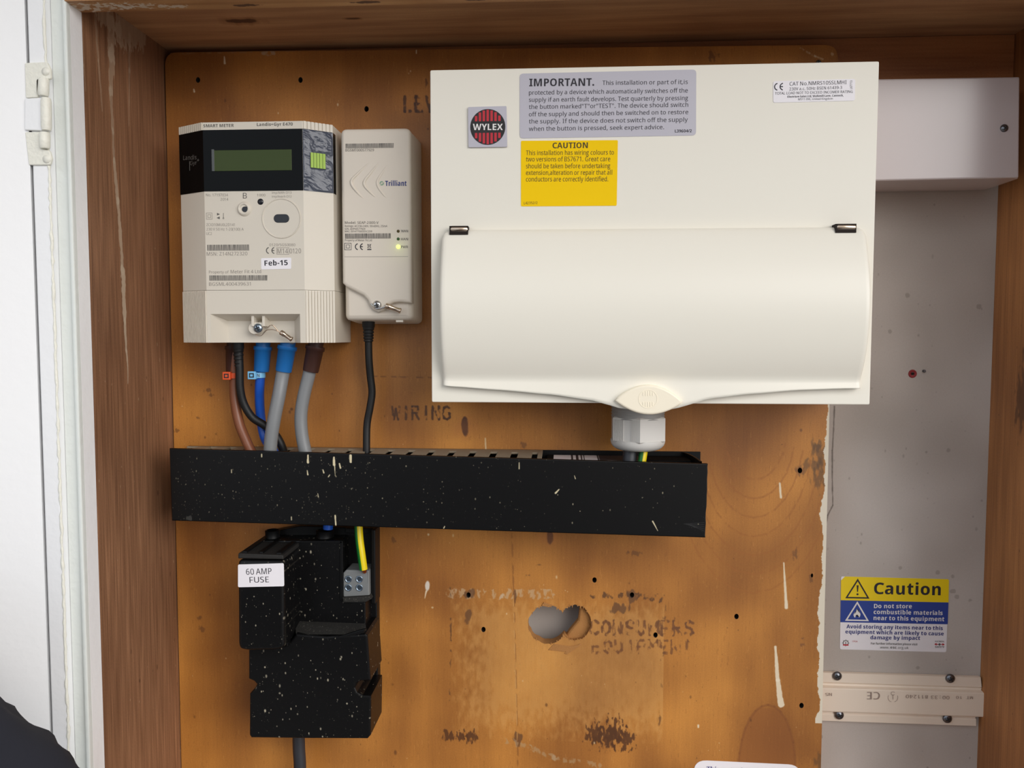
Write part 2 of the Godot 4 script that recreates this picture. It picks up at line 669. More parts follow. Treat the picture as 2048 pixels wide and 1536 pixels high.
func cupboard() -> void:
	# left side: reddish upright-grained plywood with runs of old paint from the top
	var im := wood(330, 1050, c8(164, 120, 88), c8(104, 70, 48), true, 40, Vector3(0.25, 0.3, 0.45), 0.1)
	var cream := c8(190, 172, 150)
	for run in [[Vector2(0.11744, 0.22693), Vector2(0.11627, 0.1926), Vector2(0.11476, 0.17557), 4.0, 2.0, 0.35], [Vector2(0.09992, 0.23446), Vector2(0.09781, 0.20229), Vector2(0.09451, 0.16708), 7.0, 3.0, 0.4], [Vector2(0.07954, 0.238), Vector2(0.07954, 0.21213), Vector2(0.0823, 0.1853), 26.0, 12.0, 0.5],
			[Vector2(0.0823, 0.1853), Vector2(0.08113, 0.15585), Vector2(0.08094, 0.13342), 9.0, 6.0, 0.5], [Vector2(0.08094, 0.13342), Vector2(0.07696, 0.10396), Vector2(0.07269, 0.05082), 7.0, 10.0, 0.7], [Vector2(0.07269, 0.05082), Vector2(0.07185, 0.01202), Vector2(0.07091, -.01146), 13.0, 5.0, 0.85], [Vector2(0.07091, -.01146), Vector2(0.06934, -.02331), Vector2(0.07006, -.03709), 5.0, 2.0, 0.8],
			[Vector2(0.05362, 0.23641), Vector2(0.05505, 0.20894), Vector2(0.05804, 0.16554), 9.0, 2.0, 0.35]]:
		stroke(im, [on_left(run[0]), on_left(run[1]), on_left(run[2])], run[3], run[4], cream, run[5], 0.0, 0.6)
	for run in [[Vector2(0.09402, 0.23785), Vector2(0.06731, 0.23517), 20.0], [Vector2(0.06731, 0.23517), Vector2(0.03364, 0.24292), 36.0]]:
		stroke(im, [on_left(run[0]), on_left(run[1])], run[2], run[2] * 0.7, cream, 0.6, 0.0, 0.8)
	specks(im, 60, Rect2(20, 200, 300, 840), c8(200, 180, 150), 0.6, 2.0, 44, 0.7)
	specks(im, 50, Rect2(20, 200, 300, 840), c8(60, 36, 24), 0.6, 3.0, 45, 0.6)
	wall_slab("wall_left", Vector3(-0.366, -0.5, -0.03), Vector3(-0.341, 0.252, 0.1165), painted(im, 0.55), "zy", Vector4(-0.03, 0.25, 0.15, 0.75))
	# ceiling and back rail: pine with knots, grain along the cupboard
	im = wood(1500, 330, c8(214, 168, 122), c8(162, 118, 84), false, 60, Vector3(0.35, 0.45, 0.2), 0.03)
	for k in [[Vector2(-.25176, 0.05335), 30.0, 9.0], [Vector2(-.16362, 0.054), 12.0, 3.0], [Vector2(0.0319, 0.01594), 26.0, 7.0], [Vector2(0.14478, 0.03366), 12.0, 4.0], [Vector2(0.32668, 0.04363), 24.0, 5.0], [Vector2(0.23428, 0.01634), 14.0, 3.0]]:
		var at: Vector2 = Vector2((k[0].x + 0.37) * 2000.0, (k[0].y + 0.03) * 2000.0)
		blot(im, at, k[1] * 1.5, k[2] * 2.2, c8(128, 84, 50), 0.5, 0.3, 0.1, 2.0)
		blot(im, at, k[1], k[2], c8(74, 46, 34), 0.8, 0.3, 0.1, 3.0)
	var pine := painted(im, 0.55)
	wall_slab("ceiling", Vector3(-0.366, 0.246, -0.03), Vector3(0.393, 0.27, 0.1165), pine, "xz", Vector4(-0.37, 0.135, 0.75, 0.165))
	var rail := painted(wood(900, 160, c8(190, 128, 78), c8(140, 86, 50), false, 66, Vector3(0.3, 0.5, 0.2), 0.03), 0.55)
	wall_slab("trim_1", Vector3(-0.341, 0.15, -0.03), Vector3(0.368, 0.2455, -0.0125), rail, "xy", Vector4(-0.341, 0.25, 0.71, 0.1))
	im = wood(330, 1050, c8(196, 136, 82), c8(136, 88, 50), true, 70, Vector3(0.4, 0.35, 0.25), 0.05)
	blot(im, Vector2(90, 420), 16, 40, c8(70, 46, 32), 0.5, 0.9)
	specks(im, 70, Rect2(10, 100, 310, 900), c8(60, 38, 24), 0.6, 2.6, 47, 0.6)
	var side := painted(im, 0.55)
	wall_slab("wall_right", Vector3(0.3685, -0.5, -0.03), Vector3(0.393, 0.252, 0.1365), side, "zy", Vector4(-0.03, 0.25, 0.17, 0.75))
	wall_slab("floor", Vector3(-0.366, -0.525, -0.05), Vector3(0.393, -0.5, 0.1365), pine, "xz", Vector4(-0.37, 0.135, 0.75, 0.19))
	# back: grey cement sheet, stained, with a hairline crack
	im = wood(380, 1200, c8(206, 197, 190), c8(180, 170, 162), true, 80, Vector3(1.0, 0.0, 0.0), 0.02)
	specks(im, 260, Rect2(5, 5, 370, 1190), c8(118, 108, 100), 0.6, 2.4, 81, 0.4)
	specks(im, 200, Rect2(5, 5, 370, 1190), c8(190, 184, 176), 0.7, 2.0, 82, 0.5)
	var crack := [Vector2(0.2371, -.06087), Vector2(0.23708, -.0775), Vector2(0.23633, -.09945), Vector2(0.23698, -.12589), Vector2(0.23794, -.148), Vector2(0.23387, -.15694), Vector2(0.23274, -.16362)]
	for i in crack.size():
		crack[i] = Vector2((crack[i].x - 0.15) * 1700.0, (0.25 - crack[i].y) * 1580.0)
	stroke(im, crack, 1.6, 1.2, c8(92, 84, 78), 0.8, 0.0, 0.8)
	for s in [Vector2(0.32915, -.20641), Vector2(0.3424, -.2226), Vector2(0.34595, -.22742), Vector2(0.34196, -.20927), Vector2(0.29714, -.20257), Vector2(0.35747, -.23029), Vector2(0.31476, -.29184), Vector2(0.25056, -.05556), Vector2(0.2827, 0.0043), Vector2(0.29646, 0.03516), Vector2(0.35617, 0.02566), Vector2(0.33411, -.0985)]:
		blot(im, Vector2((s.x - 0.15) * 1700.0, (0.25 - s.y) * 1580.0), 3.2, 2.8, c8(110, 99, 88), 0.28, 0.9)
	var cement := bumpy(painted(im, 0.85), 0.3, 0.8, 1.0, 83)
	cement.uv1_triplanar = false
	cement.normal_enabled = false
	wall_slab("wall_back", Vector3(-0.366, -0.5, -0.045), Vector3(0.393, 0.27, -0.0302), cement, "xy", Vector4(0.15, 0.25, 0.2235, 0.7595))
	# the painted front frame
	var st := mb()
	box(st, Vector3(-0.366, -0.525, 0.117), Vector3(-0.3412, 0.2288, 0.132), 0.0015)
	structure("trim_2", st, m.white_paint)
	st = mb()
	box(st, Vector3(-0.3435, -0.525, 0.132), Vector3(-0.3405, 0.24, 0.1365), 0.001)
	box(st, Vector3(-0.353, -0.525, 0.132), Vector3(-0.3435, 0.2555, 0.1335), 0.0)
	structure("trim_3", st, m.old_paint)
	# the rendered house wall that the cupboard is let into, and the head's painted fascia
	st = mb()
	box(st, Vector3(-1.9, -1.6, -0.05), Vector3(-0.3665, 0.62, 0.116))
	box(st, Vector3(0.3935, -1.6, -0.05), Vector3(1.9, 0.62, 0.116))
	box(st, Vector3(-0.3665, 0.2705, -0.05), Vector3(0.3935, 0.62, 0.116))
	box(st, Vector3(-0.3665, -1.6, -0.05), Vector3(0.3935, -0.5255, 0.116))
	structure("wall_front", st, m.render)
	st = mb()
	box(st, Vector3(-0.3412, 0.2296, 0.1366), Vector3(0.393, 0.272, 0.1376), 0.0004)
	structure("trim_5", st, m.white_paint)
	# unseen canopy added overhead to cut light from the high sky
	st = mb()
	box(st, Vector3(-1.9, 0.621, -0.05), Vector3(1.9, 0.68, 0.85))
	structure("added_roof", st, m.white_paint)
	im = wood(1500, 120, c8(206, 160, 110), c8(160, 112, 70), false, 90, Vector3(0.35, 0.45, 0.2), 0.03)
	for k in [300.0, 470.0, 620.0, 1180.0]:
		blot(im, Vector2(k, 70), 22, 9, c8(70, 44, 34), 0.8, 0.4)
	stroke(im, [Vector2(60, 60), Vector2(130, 55), Vector2(210, 68)], 60.0, 20.0, c8(225, 215, 200), 0.8, 0.3, 0.9)
	stroke(im, [Vector2(200, 20), Vector2(330, 22), Vector2(480, 16)], 12.0, 5.0, c8(225, 205, 180), 0.6, 0.3, 0.9)
	wall_slab("trim_4", Vector3(-0.3412, 0.2288, 0.117), Vector3(0.393, 0.27, 0.1365), painted(im, 0.5), "xz", Vector4(-0.37, 0.14, 0.75, 0.03))


# an upright ridge of built-up paint, lumpy along its length
func paint_ridge(called: String, a: Vector3, b: Vector3, r: float, n: int, seed_value: int, parent: Node) -> void:
	rng.seed = seed_value
	var path := PackedVector3Array()
	var radii := []
	for i in n:
		path.append(a.lerp(b, float(i) / (n - 1)) + Vector3(rng.randf_range(-1, 1), 0, rng.randf_range(-0.5, 0.5)) * r * 0.35)
		radii.append(r * rng.randf_range(0.55, 1.25))
	var st := mb()
	tube(st, path, r, 8, radii)
	part(called, st, m.cream_paint, parent)


func cupboard_door() -> void:
	# the white door, folded back beyond its hinges
	var d := Node3D.new()
	d.name = "door_1"
	add_child(d)
	d.set_meta("kind", "structure")
	d.position = Vector3(-0.3665, 0, 0.14)
	var st := mb()
	var top := 0.28
	var low := -0.52
	# lipping strip beside the hinge, then a dark gap, then the panel
	prism(st, rect(Vector2(-0.3655, low), Vector2(-0.3535, top)), 0.12, 0.1405, 0.001)
	part("lipping", st, m.white_paint, d)
	st = mb()
	var along := Vector3(-0.95, 0, 0.31)
	var thick := Vector3(-0.31, 0, -0.95) * 0.022
	var a := Vector3(-0.3668, 0, 0.141)
	var b := a + along * 0.55
	flat(st)
	var up0 := Vector3(0, low, 0)
	var up1 := Vector3(0, top, 0)
	quad(st, a + up0, b + up0, b + up1, a + up1, Vector3(0.31, 0, 0.95))
	quad(st, a + thick + up0, b + thick + up0, b + thick + up1, a + thick + up1, -Vector3(0.31, 0, 0.95))
	quad(st, a + up0, a + thick + up0, a + thick + up1, a + up1, -along)
	quad(st, b + up0, b + thick + up0, b + thick + up1, b + up1, along)
	quad(st, a + up1, b + up1, b + thick + up1, a + thick + up1, Vector3.UP)
	quad(st, a + up0, b + up0, b + thick + up0, a + thick + up0, Vector3.DOWN)
	part("panel", st, m.white_paint, d)
	paint_ridge("paint_ridge", Vector3(-0.3536, low, 0.1402), Vector3(-0.3536, top, 0.1402), 0.0010, 260, 7, d)
	# butt hinge thick with old paint
	var h := thing("butt_hinge", "small paint-clogged butt hinge on the white door edge at top left", "hinge", Vector3(-.35839, 0.15285, 0.141))
	st = mb()
	prism(st, rounded(PackedVector2Array([Vector2(-.36719, 0.18597), Vector2(-.35153, 0.18633), Vector2(-.34888, 0.18093), Vector2(-.3491, 0.17491), Vector2(-.35836, 0.17441), Vector2(-.35878, 0.16268), Vector2(-.36735, 0.16249)]), 0.001), 0.1405, 0.1425, 0.0006)
	part("frame_leaf", st, m.cream_paint, h)
	st = mb()
	prism(st, rounded(PackedVector2Array([Vector2(-.36892, 0.13958), Vector2(-.3582, 0.13942), Vector2(-.35787, 0.1286), Vector2(-.35152, 0.12648), Vector2(-.35028, 0.12105), Vector2(-.35185, 0.117), Vector2(-.36688, 0.11719)]), 0.001), 0.1405, 0.1423, 0.0006)
	part("frame_leaf", st, m.cream_paint, h)
	st = mb()
	prism(st, rounded(PackedVector2Array([Vector2(-.36739, 0.16186), Vector2(-.3503, 0.16224), Vector2(-.35039, 0.13973), Vector2(-.36818, 0.14067)]), 0.0008), 0.1405, 0.1435, 0.0006)
	part("door_leaf", st, m.white_paint, h)
	for k in [[Vector3(-.3534, 0.17501, 0.143), Vector3(-.35417, 0.16331, 0.143)], [Vector3(-.35244, 0.16194, 0.143), Vector3(-.35287, 0.14011, 0.143)], [Vector3(-.35434, 0.13878, 0.143), Vector3(-.35437, 0.12798, 0.143)]]:
		st = mb()
		tube(st, PackedVector3Array([k[0], k[0].lerp(k[1], 0.1), k[0].lerp(k[1], 0.9), k[1]]), 0.0034, 14, [0.0028, 0.0034, 0.0034, 0.0028])
		part("knuckle", st, m.cream_paint, h)
	for q in [Vector3(-.35221, 0.17986, 0.1424), Vector3(-.35372, 0.12105, 0.1422)]:
		st = mb()
		lathe(st, q, Vector3.BACK, [Vector2(0.003, 0), Vector2(0.0028, 0.0006), Vector2(0, 0.0009)], 14)
		part("screw", st, m.cream_paint, h)


# ---------------------------------------------------------------- the board
func mounting_board() -> void:
	var im := wood(1140, 1405, c8(202, 137, 62), c8(130, 79, 33), true, 100, Vector3(0.66, 0.26, 0.08), 0.008)
	# fine flecks of the veneer, and cathedral figure
	rng.seed = 99
	for k in 5200:
		var p := Vector2i(rng.randi_range(2, 1137), rng.randi_range(2, 1390))
		var len := rng.randi_range(2, 9)
		var tint := c8(112, 68, 30) if k % 3 else c8(230, 172, 100)
		for q in len:
			dab(im, p.x, p.y + q, tint, 0.24)
	for k in 7:
		var r := 60.0 + 26.0 * k
		var arc_pts := []
		for q in 13:
			var a := PI * (0.06 + 0.88 * q / 12.0)
			arc_pts.append(on_board(Vector2(0.16276, -.08316)) + Vector2(cos(a) * (50.0 + 15.0 * k), sin(a) * r * 1.25))
		stroke(im, arc_pts, 3.0, 3.0, c8(156, 96, 42), 0.5, 0.05, 0.6)
	var board_stain := c8(120, 74, 34)
	# the paler patch where another box once stood, with its grimy outline
	var f0 := on_board(Vector2(-.09503, -.22774))
	var f1 := on_board(Vector2(0.089, -.35399))
	for y in range(int(f0.y), int(f1.y)):
		for x in range(int(f0.x), int(f1.x)):
			var e := rag.get_noise_2d(x * 1.5, y * 0.7)
			var worn := minf((x - f0.x) / 60.0, minf((y - f0.y) / 30.0, (f1.y - y) / 60.0)) + e * 0.8
			dab(im, x, y, c8(216, 166, 100), (0.36 + 0.08 * e) * clampf(worn, 0.0, 1.0))
	var grime := c8(86, 56, 34)
	stroke(im, [on_board(Vector2(-.09589, -.22377)), on_board(Vector2(-.05222, -.22374)), on_board(Vector2(-.00888, -.22239))], 16.0, 16.0, c8(196, 176, 152), 0.5, 0.4, 0.5)  # pale residue line, with the varnish's glossy sheen painted in
	stroke(im, [on_board(Vector2(0.0277, -.22294)), on_board(Vector2(0.05977, -.22226)), on_board(Vector2(0.08957, -.22468))], 9.0, 12.0, grime, 0.8, 0.55, 0.9)
	stroke(im, [on_board(Vector2(-.09587, -.21889)), on_board(Vector2(-.09562, -.26558)), on_board(Vector2(-.09715, -.31946))], 3.0, 3.0, grime, 0.7, 0.6, 0.9)
	stroke(im, [on_board(Vector2(0.08874, -.22601)), on_board(Vector2(0.08842, -.26983)), on_board(Vector2(0.08579, -.33627))], 7.0, 4.0, grime, 0.55, 0.7, 0.9)
	for k in [[Vector2(-.07969, -.22431), 9, 9], [Vector2(0.06148, -.2231), 9, 11], [Vector2(-.03961, -.22436), 4, 12], [Vector2(-.08062, -.24296), 5, 18], [Vector2(0.05005, -.23385), 18, 9], [Vector2(-.03729, -.35232), 8, 12]]:
		blot(im, on_board(k[0]), k[1], k[2], c8(96, 64, 40), 0.75, 0.8)
	for k in [[Vector2(-.09728, -.35201), 11, 10], [Vector2(-.08665, -.35166), 9, 9], [Vector2(-.07868, -.35141), 12, 12], [Vector2(0.03071, -.34606), 15, 20], [Vector2(0.04155, -.34795), 20, 20], [Vector2(0.04714, -.34464), 16, 24], [Vector2(0.05668, -.34969), 16, 16]]:
		blot(im, on_board(k[0]), k[1], k[2], c8(84, 50, 26), 0.85, 1.2, 0.3)
	# veneer joints, a pencil line, a water mark, dark smears
	stroke(im, [on_board(Vector2(-.04226, -.16951)), on_board(Vector2(-.04048, -.22437)), on_board(Vector2(-.03638, -.37895))], 2.6, 2.6, c8(140, 88, 40), 0.8, 0.25, 0.4)
	stroke(im, [on_board(Vector2(-.04091, -.22438)), on_board(Vector2(-.03729, -.35367))], 1.4, 1.4, c8(236, 188, 120), 0.6, 0.3, 0.4)
	stroke(im, [on_board(Vector2(-.1611, -.03477)), on_board(Vector2(-.10898, -.03586))], 2.0, 2.6, c8(120, 74, 36), 0.7, 0.3, 0.4)
	stroke(im, [on_board(Vector2(-.06512, -.08769)), on_board(Vector2(-.0647, -.09676))], 2.0, 3.0, c8(225, 205, 170), 0.8)
	var mark := []
	for q in 15:
		var a := PI * q / 14.0
		mark.append(on_board(Vector2(0.17792, -.37144)) + Vector2(cos(a) * 48.0, -sin(a) * 112.0))
	var mark_poly := PackedVector2Array(mark)
	for y in range(int(on_board(Vector2(0.17709, -.32897)).y) - 20, int(on_board(Vector2(0.17792, -.37144)).y) + 30):
		for x in range(int(on_board(Vector2(0.15471, -.32967)).x) - 10, int(on_board(Vector2(0.20524, -.3281)).x) + 10):
			if Geometry2D.is_point_in_polygon(Vector2(x, y), mark_poly):
				dab(im, x, y, c8(140, 84, 40), 0.5)
	stroke(im, mark, 4.0, 4.0, c8(128, 76, 36), 0.5, 0.0, 0.2)
	for k in [[Vector2(0.21657, -.09745), 16, 22], [Vector2(0.21354, -.10803), 22, 14], [Vector2(0.21707, -.11857), 14, 20], [Vector2(0.22495, -.36492), 14, 20], [Vector2(0.21483, -.09325), 7, 7]]:
		blot(im, on_board(k[0]), k[1], k[2], c8(92, 66, 42), 0.55, 1.0, 0.2, 2.0)
	for k in [[Vector2(-.08278, -.07747), 7, 17], [Vector2(-.00949, -.17203), 6, 16]]:
		blot(im, on_board(k[0]), k[1], k[2], c8(70, 42, 30), 0.95, 0.3)
		blot(im, on_board(k[0]) + Vector2(0, 2), k[1] * 4.5, k[2] * 1.4, c8(180, 112, 60), 0.35, 0.5, 0.1, 1.5)
	for k in [[Vector2(0.06282, -.18559), 16, 6], [Vector2(0.20049, -.11283), 13, 13], [Vector2(0.19792, -.18405), 7, 12], [Vector2(-.02794, -.20651), 8, 3], [Vector2(-.01846, -.19711), 7, 2], [Vector2(-.03288, -.09343), 7, 9], [Vector2(0.21083, -.20529), 5, 10], [Vector2(-.14572, -.1778), 7, 8], [Vector2(-.30646, -.05197), 8, 4], [Vector2(-.31815, -.07181), 6, 3],
			[Vector2(-.32098, -.25068), 7, 6], [Vector2(-.31894, -.26109), 9, 8], [Vector2(-.30861, -.0476), 10, 5], [Vector2(-.33782, -.08299), 6, 5], [Vector2(0.05804, -.22011), 5, 5], [Vector2(0.06389, 0.20282), 6, 4], [Vector2(0.12261, 0.22911), 14, 10]]:
		blot(im, on_board(k[0]), k[1] * 0.7, k[2] * 0.7, c8(92, 58, 34), 0.5, 1.1, 0.3, 2.5)
	stroke(im, [on_board(Vector2(-.04783, -.35402)), on_board(Vector2(-.02588, -.36006)), on_board(Vector2(-.00398, -.36834)), on_board(Vector2(0.03524, -.37374))], 10.0, 8.0, c8(176, 152, 122), 0.5, 0.4, 0.8)
	specks(im, 220, Rect2(20, 60, 1100, 1300), c8(92, 56, 28), 0.7, 3.4, 101, 0.7)
	specks(im, 150, Rect2(20, 20, 1100, 1360), c8(226, 208, 176), 0.6, 2.6, 102, 0.8)
	# stencilled words and paint drips
	var ink := c8(80, 50, 30)
	stencil(im, "WIRING", on_board(Vector2(-.14572, -.07188)), on_board(Vector2(-.09314, -.0715)), 26.0 * 0.85, 3.8, ink, 0.85, 0.1)
	stencil(im, "CONSUMERS", on_board(Vector2(0.02578, -.25729)), on_board(Vector2(0.11711, -.25595)), 24.0, 5.0, c8(108, 68, 40), 0.8, 0.27)
	stencil(im, "EQUIPMENT", on_board(Vector2(0.02805, -.27358)), on_board(Vector2(0.1148, -.27179)), 22.0, 4.6, c8(112, 70, 40), 0.75, 0.32)
	stencil(im, "LEV", on_board(Vector2(-.13289, 0.18896)), on_board(Vector2(-.10529, 0.18851)), 24.0, 5.0, c8(70, 40, 22), 0.8, 0.3)
	stencil(im, "DI", on_board(Vector2(-.12553, 0.20782)), on_board(Vector2(-.10858, 0.20834)), 18.0, 4.6, c8(80, 46, 24), 0.6, 0.4)
	stencil(im, "E", on_board(Vector2(0.20472, -.26686)), on_board(Vector2(0.21139, -.26669)), 20.0, 4.0, c8(130, 84, 46), 0.8, 0.5)
	var drip := c8(232, 220, 196)
	for k in [[Vector2(0.18381, -.12363), Vector2(0.18488, -.13553), 3.0, 4.0], [Vector2(0.18853, -.19153), Vector2(0.19143, -.23029), 2.0, 5.5], [Vector2(0.18294, -.26437), Vector2(0.18563, -.29357), 4.0, 7.0], [Vector2(0.18563, -.29357), Vector2(0.18858, -.31454), 7.0, 11.0], [Vector2(-.28773, 0.23699), Vector2(-.28741, 0.23157), 2.0, 4.0],
			[Vector2(-.12278, 0.23899), Vector2(-.1228, 0.23653), 2.0, 2.0], [Vector2(-.31503, 0.21037), Vector2(-.31464, 0.20826), 2.0, 3.0], [Vector2(0.11912, -.33522), Vector2(0.11915, -.33699), 3.0, 3.0]]:
		stroke(im, [on_board(k[0]), on_board(k[1])], k[2], k[3], drip, 0.9)
	blot(im, on_board(Vector2(-.11606, -.21753)), 5, 10, c8(214, 206, 196), 0.9, 0.3)
	stroke(im, [on_board(Vector2(-.11697, -.22243)), on_board(Vector2(-.11833, -.22868))], 3.0, 1.0, drip, 0.8)
	stroke(im, [on_board(Vector2(0.19284, 0.23406)), on_board(Vector2(0.20496, 0.22745)), on_board(Vector2(0.21099, 0.22494))], 3.0, 3.0, drip, 0.5, 0.3)
	stroke(im, [on_board(Vector2(0.21277, 0.23365)), on_board(Vector2(0.21845, 0.22876))], 3.0, 5.0, drip, 0.5, 0.3)
	stroke(im, [on_board(Vector2(-.25422, 0.23921)), on_board(Vector2(-.24556, 0.23945))], 6.0, 8.0, c8(190, 170, 150), 0.7, 0.1, 0.8)
	stroke(im, [on_board(Vector2(-.32835, 0.24031)), on_board(Vector2(-.2218, 0.24062))], 3.0, 2.0, c8(170, 140, 110), 0.4, 0.4, 0.8)
	# cream paint slopped along the right edge, and a thin line of it on the left
	for y in 1405:
		var yy := BOARD_TOP - y / TEX
		var e0 := on_board(Vector2(0.21892, -.05835))
		var w := 9.0 + 8.0 * rag.get_noise_2d(3.0, y * 0.2) + 2.0 * rag.get_noise_2d(90.0, y * 1.6)
		if y > e0.y - 4 and y < on_board(Vector2(0.22413, -.33014)).y:
			var edge := (0.2238 - BOARD_X) * TEX + 1.0
			for x in range(int(edge - maxf(w, 3.0)), 1140):
				dab(im, x, y, c8(226, 218, 200), 0.95)
		if y > 60 and y < 600 and w > 8.0:
			for x in range(4, 7):
				dab(im, x, y, c8(200, 190, 170), 0.6)
	var wood_skin := painted(im, 0.45)

	var board := thing("mounting_board", "varnished orange plywood board carrying all the meters and boxes", "board", Vector3(-0.06, -0.46, 0))
	uv_rect = Vector4(BOARD_X, BOARD_TOP, BOARD_W, BOARD_H)
	var top_left: Vector2 = Vector2(-.33798, 0.24176)
	var outline := rounded(PackedVector2Array([Vector2(-0.3405, -0.46), Vector2(0.2238, -0.46), Vector2(0.2232, 0.23594), Vector2(-0.3395, 0.2414)]), 0.011, 6)
	# drilled holes: outlines are cut out of the sheet in upright bands, so that each band stays a plain outline
	var holes := []
	for c in [Vector2(-.3109, 0.21783), Vector2(-.22174, 0.21618), Vector2(-.16532, 0.19114), Vector2(-.06664, -.25552), Vector2(0.08187, -.25681), Vector2(0.15016, -.23903), Vector2(0.20622, -.31533), Vector2(0.20049, -.11283), Vector2(0.02932, -.20976), Vector2(0.06148, -.22222), Vector2(0.21241, -.20225), Vector2(-.0797, -.2252)]:
		holes.append([c, ellipse(c, 0.0019, 0.0024, 12)])
	holes[10][1] = ellipse(holes[10][0], 0.001, 0.0018, 10)
	var pair := PackedVector2Array()
	rng.seed = 61
	var c0: Vector2 = Vector2(-.01051, -.24976)
	var c1: Vector2 = Vector2(0.0128, -.24745)
	for q in 40:
		var a := TAU * q / 40.0
		pair.append(c0 + Vector2(cos(a), sin(a)) * (0.0172 + rng.randf_range(-0.0007, 0.0005)))
	var other := PackedVector2Array()
	for q in 36:
		var a := TAU * q / 36.0
		other.append(c1 + Vector2(cos(a), sin(a) * 1.12) * (0.0141 + rng.randf_range(-0.0007, 0.0005)))
	var joined: Array = Geometry2D.merge_polygons(pair, other)
	var big: PackedVector2Array = joined[0]
	holes.append([(c0 + c1) / 2.0, big])
	var cuts := [-0.36, 0.24]
	for h in holes:
		cuts.append(h[0].x)
	cuts.sort()
	var st := mb()
	for i in cuts.size() - 1:
		var pieces: Array = Geometry2D.intersect_polygons(outline, rect(Vector2(cuts[i], -0.6), Vector2(cuts[i + 1], 0.4)))
		for h in holes:
			var next := []
			for piece in pieces:
				next.append_array(Geometry2D.clip_polygons(piece, h[1]))
			pieces = next
		for piece in pieces:
			face(st, piece, 0.0)
			face(st, piece, -0.012, Vector3.FORWARD)
	flat(st)
	for i in outline.size():
		var p := outline[i]
		var q := outline[(i + 1) % outline.size()]
		quad(st, xyz(p, 0), xyz(q, 0), xyz(q, -0.012), xyz(p, -0.012), Vector3((q - p).y, -(q - p).x, 0) * signf(area(outline)))
	part("panel", st, wood_skin, board)
	uv_rect = Vector4(0, 0, 1, 1)
	for h in holes:
		st = mb()
		st.set_smooth_group(2)
		var hp: PackedVector2Array = h[1]
		var is_big: bool = h[1].size() > 20
		for i in hp.size():
			var p := hp[i]
			var q := hp[(i + 1) % hp.size()]
			var inward: Vector2 = h[0] - (p + q) / 2.0
			quad(st, xyz(p, 0), xyz(q, 0), xyz(q, -0.0119), xyz(p, -0.0119), Vector3(inward.x, inward.y, 0))
		if not is_big:
			face(st, hp, -0.009)
		part("cable_hole" if is_big else "screw_hole", st, m.raw_wood if is_big else m.dark_hole, board)
	# unseen strip added behind the right edge to shut sunlight out of the gap
	st = mb()
	box(st, Vector3(0.200, -0.46, -0.0301), Vector3(0.2232, 0.14, -0.0121))
	part("added_batten", st, m.raw_wood, board)
	# the half-drilled tongue of wood in the right-hand hole
	st = mb()
	var tongue := PackedVector2Array([Vector2(0.01717, -.23399), Vector2(0.02674, -.2391), Vector2(0.03029, -.25145), Vector2(0.02691, -.26399), Vector2(0.01302, -.26879), Vector2(0.00168, -.26729), Vector2(0.00773, -.25733), Vector2(0.01551, -.24735)])
	prism(st, tongue, -0.0119, -0.0045, 0.003, 3)
	part("wood_tongue", st, m.raw_wood, board)
	# fibres torn along the grain above and below the drilled holes
	rng.seed = 63
	for i in 90:
		var p := big[rng.randi() % big.size()]
		var rim: Vector2 = (p - (c0 if p.x < (c0.x + c1.x) / 2 else c1)).normalized()
		if absf(rim.y) < 0.55:
			continue
		st = mb()
		flat(st)
		var inward := -signf(rim.y) * (1.0 if i % 3 > 0 else -0.8)
		var w := rng.randf_range(0.0003, 0.0008)
		var root := p - Vector2(0, inward * rng.randf_range(0.0004, 0.001))
		var tip := root + Vector2(rng.randf_range(-0.0006, 0.0006), inward * rng.randf_range(0.0012, 0.0034))
		var lift := rng.randf_range(-0.0004, 0.0006)
		for z in [0.0, -0.0005]:
			tri(st, Vector3(root.x - w, root.y, 0.0001 + z), Vector3(root.x + w, root.y, 0.0001 + z), Vector3(tip.x, tip.y, lift + z), Vector3.BACK if z == 0.0 else Vector3.FORWARD)
		tri(st, Vector3(root.x - w, root.y, 0.0001), Vector3(root.x - w, root.y, -0.0004), Vector3(tip.x, tip.y, lift - 0.0002), Vector3.LEFT)
		tri(st, Vector3(root.x + w, root.y, 0.0001), Vector3(root.x + w, root.y, -0.0004), Vector3(tip.x, tip.y, lift - 0.0002), Vector3.RIGHT)
		part("splinter", st, m.raw_wood, board)
	for k in [[Vector2(-.01043, -.27235), Vector2(-.00525, -.26645), Vector2(0.0086, -.26832), Vector2(0.01636, -.2668), Vector2(0.00733, -.27367)], [Vector2(0.00344, -.27466), Vector2(0.01722, -.26589), Vector2(0.01895, -.26673), Vector2(0.00604, -.27592)], [Vector2(-.01619, -.23311), Vector2(-.01404, -.22998), Vector2(-.00625, -.23246), Vector2(-.0097, -.23429)]]:
		st = mb()
		prism(st, PackedVector2Array(k), 0.0, rng.randf_range(0.0005, 0.001), 0.0003)
		part("torn_chip", st, m.raw_wood, board)
	# sticker at the foot of the board
	st = mb()
	prism(st, rounded(PackedVector2Array([Vector2(0.11611, -.3663), Vector2(0.20687, -.3676), Vector2(0.20675, -.43887), Vector2(0.11542, -.43814)]), 0.011, 6), 0.0, 0.0003)
	var note := part("label", st, m.white_label, board, "white rounded notice with blue serif print at the foot")
	st = mb()
	text(st, "This meter has been sealed", Vector3(0.1269, -.37546, 0.0004), Vector3(0.19692, -.37631, 0.0004), 0.00383, font_serif)
	part("print", st, m.blue_ink, note)
	# a zinc screw head near the top right corner
	screw("screw", Vector3(0.20787, 0.22221, 0), 0.0021, board, m.zinc)


